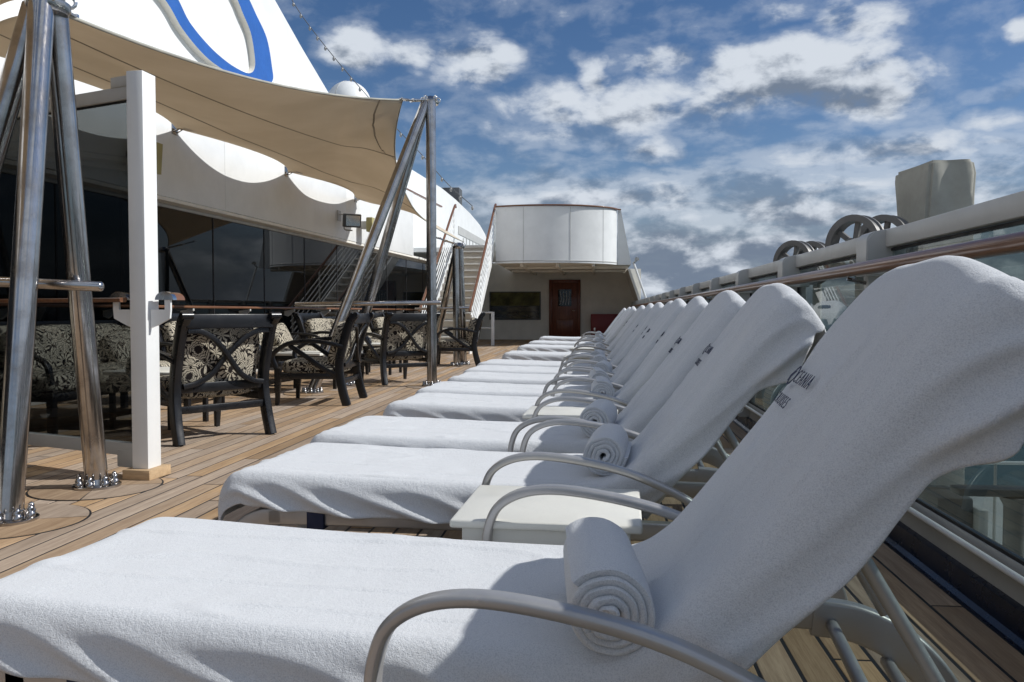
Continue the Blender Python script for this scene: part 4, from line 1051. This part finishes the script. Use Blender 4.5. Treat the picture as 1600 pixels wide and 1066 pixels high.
def cover_bm(seed, near_tail=1., fold=1.):
    """fitted terry cover: seat, back, pocket over the top of the back; the hems hang loose"""
    rd = random.Random(seed); so_ = Vector((rd.uniform(0, 90), rd.uniform(0, 90), 0))
    zs = .372; c_, s_ = math.cos(BA), math.sin(BA)
    TL = .80
    prof = [Vector((-1.352, 0, .25)), Vector((-1.358, 0, .32)), Vector((-1.342, 0, .372)), Vector((-1.30, 0, .405)), Vector((-1.20, 0, .412)), Vector((-.8, 0, .400)), Vector((-.4, 0, .395)), Vector((-.12, 0, .398)),
            Vector((-.03, 0, .412)), Vector((.03, 0, .45))]
    hx, hz = .0, .40
    for q in (.12, .25, .40, .55, .68, .76): prof.append(Vector((hx + c_ * q, 0, hz + s_ * q)))
    tx, tz = hx + c_ * .80, hz + s_ * .80
    prof += [Vector((tx + .012, 0, tz + .004)), Vector((tx + .045, 0, tz + .002)), Vector((tx + .075, 0, tz - .045)), Vector((tx + .092, 0, tz - .12)), Vector((tx + .08, 0, tz - .22))]
    P = catmull(prof, 8)
    L = [0.]
    for a, b in zip(P, P[1:]): L.append(L[-1] + (b - a).length)
    n_s = 250; S_ = resample(P, n_s); tot = L[-1]
    xt = [p for p in range(n_s)]
    # arc position of landmarks
    hip = min(range(n_s), key=lambda i: (S_[i] - Vector((0, 0, .42))).length); topi = max(range(n_s), key=lambda i: S_[i].z)
    hw, rc = .338, .050
    NA = 60; drop_n = 22
    bm = B(); rows = []
    for i in range(n_s):
        t = S_[min(i + 1, n_s - 1)] - S_[max(i - 1, 0)]; t.normalize(); N = Vector((-t.z, 0, t.x))
        s = i / (n_s - 1) * tot; p = S_[i]
        # how far along the back: 0 hip .. 1 top
        kb = min(1., max(0., (i - hip) / (topi - hip)))
        after = max(0., (i - topi) / (n_s - 1 - topi))
        base_drop = .074 - .004 * min(1, kb * 5)
        hood = max(0., min(1., (kb - .58) / .16)); hood = hood * hood * (3 - 2 * hood)
        foot = max(0., min(1., (-1.24 - p.x) / .10)); flap = max(0., min(1., (.395 - p.z) / .06)) * (p.x < -1.2)
        top_ = max(0., min(1., (kb - .80) / .2))
        def curl(yn):
            a_ = max(0., -yn - .30) ** 2; c2_ = max(0., yn - .5) ** 2
            kf = min(1., kb * 2.5); kf = kf * kf * (3 - 2 * kf)
            Nb = Vector((-math.sin(BA), 0, math.cos(BA)))
            return Nb * (-.055 * a_ - .02 * c2_) * kf + Vector((0, 0, -1)) * (.055 * a_ + .05 * c2_) * top_ * top_
        row = []
        for side in (-1, 1):
            tail = (.056 * near_tail if side < 0 else .04) * hood * (1 - .8 * max(0., (kb - .68) / .32))
            D = (base_drop + tail) * (1 - .85 * min(1., after * 4)) * (1 - .2 * foot) * (1 - .4 * flap)
            D += .012 * (1 - flap) * (after == 0) * noise.noise(Vector((s * 3.2, side * 5., 1.)) + so_)
            dirn = -N
            hk = 0.
            if hk > 0: dirn = (dirn * (1 - hk) + Vector((1, 0, -.10)) * hk).normalized()
            dirn = (-N if after == 0 else Vector((.5, 0, -.86)))
            dirn = (dirn * (1 - top_) + Vector((.5, 0, -.86)) * top_).normalized()
            if foot > 0: dirn = (dirn * (1 - foot) + Vector((.22, 0, -.97)) * foot).normalized()
            col = []
            for a in range(1, drop_n + 1):
                q = a / drop_n
                arc = q * (D + rc * 1.57)
                if arc < rc * 1.57:
                    an = arc / rc; yy = hw - rc + rc * math.sin(an); dd = rc * (1 - math.cos(an))
                else:
                    dd = rc + arc - rc * 1.57; yy = hw
                h = max(0., (dd - rc * .4) / .12)
                # diagonal pull folds that open towards the hem
                ph = s * (26. if kb <= 0 else 20.) - dd * 80. + noise.noise(Vector((s * 2.1, side * 3, 0)) + so_) * 3.2
                am = .015 * (1 - top_) * (1 - flap) * fold * min(1., h) * (.65 + .8 * noise.noise(Vector((s * 1.7, side * 7, 4)) + so_))
                if kb > 0: am *= .55 + 1.3 * hood
                w_ = (.5 + .5 * math.cos(ph)) ** 2.2 * 1.9 - .6
                yy += am * w_ + .020 * h * (1 + 1.2 * hood * near_tail) * (1 - .8 * after)
                col.append(p + curl(side) + dirn * dd + Vector((0, side * yy, 0)))
            row.append(col)
        mid = []
        for a in range(NA + 1):
            y = -(hw - rc) + 2 * (hw - rc) * a / NA; yn = y / (hw - rc)
            wr = .0035 * noise.noise(Vector((s * 4., y * 5., 0)) + so_) + .0022 * noise.noise(Vector((s * 11., y * 7., 3)) + so_)
            # a few soft creases
            cr = noise.noise(Vector((s * 1.3 + y * 1.1, y * 6.5 - s * .6, 8)) + so_); cr = max(0., 1 - abs(cr) * 13) * .0055 * (1 - top_)
            sag = -.010 * (1 - yn ** 2) * (1 - kb) * (1 - foot)
            hoodb = .010 * hood * (1 - top_) * (1 - after) * noise.noise(Vector((s * 2.2, y * 3.1, 5)) + so_)
            # soft vertical drapes in the lower half of the back
            dr = .020 * (kb > 0) * math.sin(min(1., kb * 1.15) * math.pi) * (.62 - .36 * yn) * noise.noise(Vector((s * 1.1, y * 9., 7)) + so_)
            # edges of the back curl rearwards
            if kb > 0:                     # long soft pleats running down the backrest
                for c0_, wd_, am_, sl_ in ((-.42, .07, .0075, .35), (-.68, .05, .0065, .20), (.10 + .1 * math.sin(seed), .045, .0035, -.18)):
                    g_ = (yn - c0_ - sl_ * (kb - .5) - .06 * noise.noise(Vector((kb * 3, c0_ * 9, 2)) + so_)) / wd_
                    wr += am_ * math.exp(-g_ * g_) * math.sin(min(1., kb * 1.05) * math.pi) ** .8
            mid.append(p + N * (wr + cr + sag + hoodb + dr * (1 - yn ** 6)) + curl(yn) + Vector((0, y, 0)))
        full = row[0][::-1] + mid + row[1]
        rows.append([bm.verts.new(v) for v in full])
    for A, C in zip(rows, rows[1:]):
        for j in range(len(A) - 1): bm.faces.new((A[j], A[j + 1], C[j + 1], C[j]))
    return bm
def make_cover(seed, near_tail, fold, label):
    bm = cover_bm(seed, near_tail, fold)
    o = obj('towel_cover', bm, 'towel', None, 180)
    md = o.modifiers.new('thickness', 'SOLIDIFY'); md.thickness = .006; md.offset = -1
    tag(o, label, 'towel cover', 'white terry covers on the loungers')
    return o
def lettering():
    """two lines embroidered across the back of a cover"""
    out = []
    for txt, size, dy, sp in (('O', .074, 0, 1), ('CEANIA', .046, 0, 1.25), ('CRUISES', .038, -.07, 1.3)):
        cu = bpy.data.curves.new('txt', 'FONT'); cu.body = txt; cu.size = size; cu.space_character = sp; cu.extrude = .0005; cu.offset = -.0006
        o = bpy.data.objects.new('txt', cu); COL.objects.link(o)
        dg = bpy.context.evaluated_depsgraph_get(); dg.update()
        me = bpy.data.meshes.new_from_object(o.evaluated_get(dg)); bpy.data.objects.remove(o)
        x0 = {'O': -.18, 'CEANIA': -.122, 'CRUISES': -.165}[txt]; y0 = {'O': -.012, 'CEANIA': 0, 'CRUISES': -.056}[txt]
        me.transform(Matrix.Translation((x0, y0, 0))); out.append(me)
    bm = B()
    for me in out: bm.from_mesh(me)
    # swoosh through the big O
    prism(bm, [Vector(p) for p in ((-.188, .012, 0), (-.170, .026, 0), (-.150, .024, 0), (-.162, .014, 0), (-.177, -.004, 0))], (0, 0, .0008))
    # local text plane -> back of the lounger: reading direction -y, up along the back
    c_, s_ = math.cos(BA), math.sin(BA)
    mt = Matrix(((0, c_, -s_, 0), (-1, 0, 0, 0), (0, s_, c_, 0), (0, 0, 0, 1)))
    ce = Vector((c_ * .50, .072, .40 + s_ * .50)) + Vector((-s_, 0, c_)) * .0075
    bm.transform(Matrix.Translation(ce) @ mt)
    return bm
def towel_roll_bm(seed):
    rd = random.Random(seed); bm = B(); r0, r1, turns, n = .009, .0710, 4.3, 150; th = .0074; L = .175
    rings = []
    for i in range(n + 1):
        f = i / n; a = f * turns * 2 * math.pi + .9; r_ = r0 + (r1 - r0) * f ** .92
        r_ += .0030 * noise.noise(Vector((a * .45, seed, 0)))
        tele = .012 * noise.noise(Vector((a * .35, seed * 3., 1))) - .020 * (1 - f)
        sec = []
        for k, (dr, y) in enumerate(((-th, -L + .004), (-th * .2, -L - .000), (th * .6, -L + .000), (th, -L + .005), (th, -L * .5), (th, 0), (th, L * .5), (th, L - .012), (th * .6, L - .002), (-th * .2, L + .001), (-th, L - .010), (-th, 0))):
            yy = y + (tele if y < 0 and k < 4 else -tele if k in (7, 8, 9, 10) else 0)
            rr = r_ + dr + (.0022 * noise.noise(Vector((math.cos(a) * 2, math.sin(a) * 2, y * 14 + seed))) + (.002 * math.cos(y * 8.5) if f > .75 else 0) if dr > 0 else 0)
            sec.append(bm.verts.new((rr * math.cos(a), yy, rr * math.sin(a) * .93)))
        rings.append(sec)
    for A, C in zip(rings, rings[1:]):
        for j in range(12): bm.faces.new((A[j], A[(j + 1) % 12], C[(j + 1) % 12], C[j]))
    bm.faces.new(rings[0][::-1]); bm.faces.new(rings[-1])
    return bm
LOC = [(1.62, 5.5), (2.90, 3.6), (3.80, 2.4), (5.02, 3.8), (5.95, 1.6), (6.98, 3.2), (7.95, 1.8), (8.97, 3.0), (11.15, 1.4), (13.42, 2.), (15.30, 1.6), (18.2, 1.6)]
LX = [.10, .09, .075, .095, .07, .11, .085, .07, .10, .08, .095, .10]
words = ['nearest the camera', 'just beyond the nearest side table', 'just before the second side table', 'just past the second side table', 'fifth from the camera',
         'sixth from the camera', 'seventh from the camera', 'eighth, before the wide gap', 'ninth, just after the wide gap', 'third from the far end', 'next to last at the far end', 'farthest away near the door']
words_old = ['nearest the camera', 'just beyond the nearest side table', 'third from the camera just before the second side table', 'first one past the second side table', 'fifth from the camera in the row',
         'sixth from the camera in the row', 'seventh from the camera in the row', 'eighth from the camera before the wide gap', 'first one after the wide gap far down the row', 'third from the far end of the row', 'next to last at the far end of the row', 'farthest of the row nearest the door']
proto = make_lounger('aluminium sun lounger under a white terry cover, ' + words[0])
covers = [make_cover(3, 1.0, 1.25, ''), make_cover(17, 1.0, 1.3, ''), make_cover(29, .8, 1.2, ''), make_cover(41, .8, 1.1, '')]
let = obj('embroidered_lettering', lettering(), 'thread', covers[0]).data
rolls = []
for k in range(3):
    o = obj('rolled_towel', towel_roll_bm(k + 2), 'towel', None, 60); rolls.append(o)
for i, (y, rot) in enumerate(LOC):
    lo = proto if i == 0 else dup(proto, (0, 0, 0), 0, '')
    lo.location = (LX[i], y, 0); lo.rotation_euler = (0, 0, R(-rot)); lo['label'] = 'aluminium sun lounger, ' + words[i]
    kc = i if i < 4 else 1 + i % 3
    if i < 4: co_ = covers[i]
    else: co_ = covers[kc].copy(); COL.objects.link(co_)
    co_.location = lo.location; co_.rotation_euler = lo.rotation_euler; co_['label'] = 'white terry cover draped over the lounger ' + words[i]
    if i:
        q = bpy.data.objects.new('embroidered_lettering', let); COL.objects.link(q); q.parent = co_
    kr = i % 3
    if i < 3: ro = rolls[i]
    else: ro = rolls[kr].copy(); COL.objects.link(ro)
    tag(ro, 'rolled white towel on the seat of the lounger ' + words[i], 'rolled towel', 'rolled towels on the loungers')
    rj = random.Random(i + 5)
    if i == 0: ro.location = (.012, 1.475, .468); ro.rotation_euler = (0, R(20), R(4))
    else:
        ro.location = Vector((LX[i] - .055 + rj.uniform(-.01, .01), y + .02 + rj.uniform(-.06, .03), .468)); ro.rotation_euler = (0, R(rj.uniform(0, 340)), R(rj.uniform(-8, 5)))
# side tables
def make_side_table(label, loc, rz):
    t = thing('side_table', label, 'side table', loc, rz, 'low cream side tables between the loungers')
    bm = B(); box(bm, (0, 0, .408), (.49, .435, .022), bev=.007, seg=3); obj('table_top', bm, 'laminate', t, 40)
    bm = B()
    for (x, y, sx, sy) in ((0, -.195, .43, .012), (0, .195, .43, .012), (-.21, 0, .012, .378), (.21, 0, .012, .378)): box(bm, (x, y, .352), (sx, sy, .088), bev=.003)
    obj('apron', bm, 'laminate', t, 40)
    for x in (-.195, .195):
        for y in (-.178, .178):
            bm = B(); sweep(bm, [(x, y, 0), (x, y, .33)], rrect(.022, .022, .006, 2), (1, 0, 0), scale=[.8, 1]); obj('leg', bm, 'laminate', t, 40)
    return t
T1 = make_side_table('cream plastic side table behind the nearest lounger, its edge under the metal arm', (-.122, 2.262, 0), R(-2.))
def tcopy(la, loc): return dup(T1, loc, R(-2), la)
tcopy('cream plastic side table between the third and fourth loungers', (-.13, 4.42, 0))
tcopy('cream plastic side table past the eighth lounger in the wide gap', (-.14, 10.05, 0))
tcopy('far cream plastic side table before the third last lounger', (-.14, 12.3, 0))
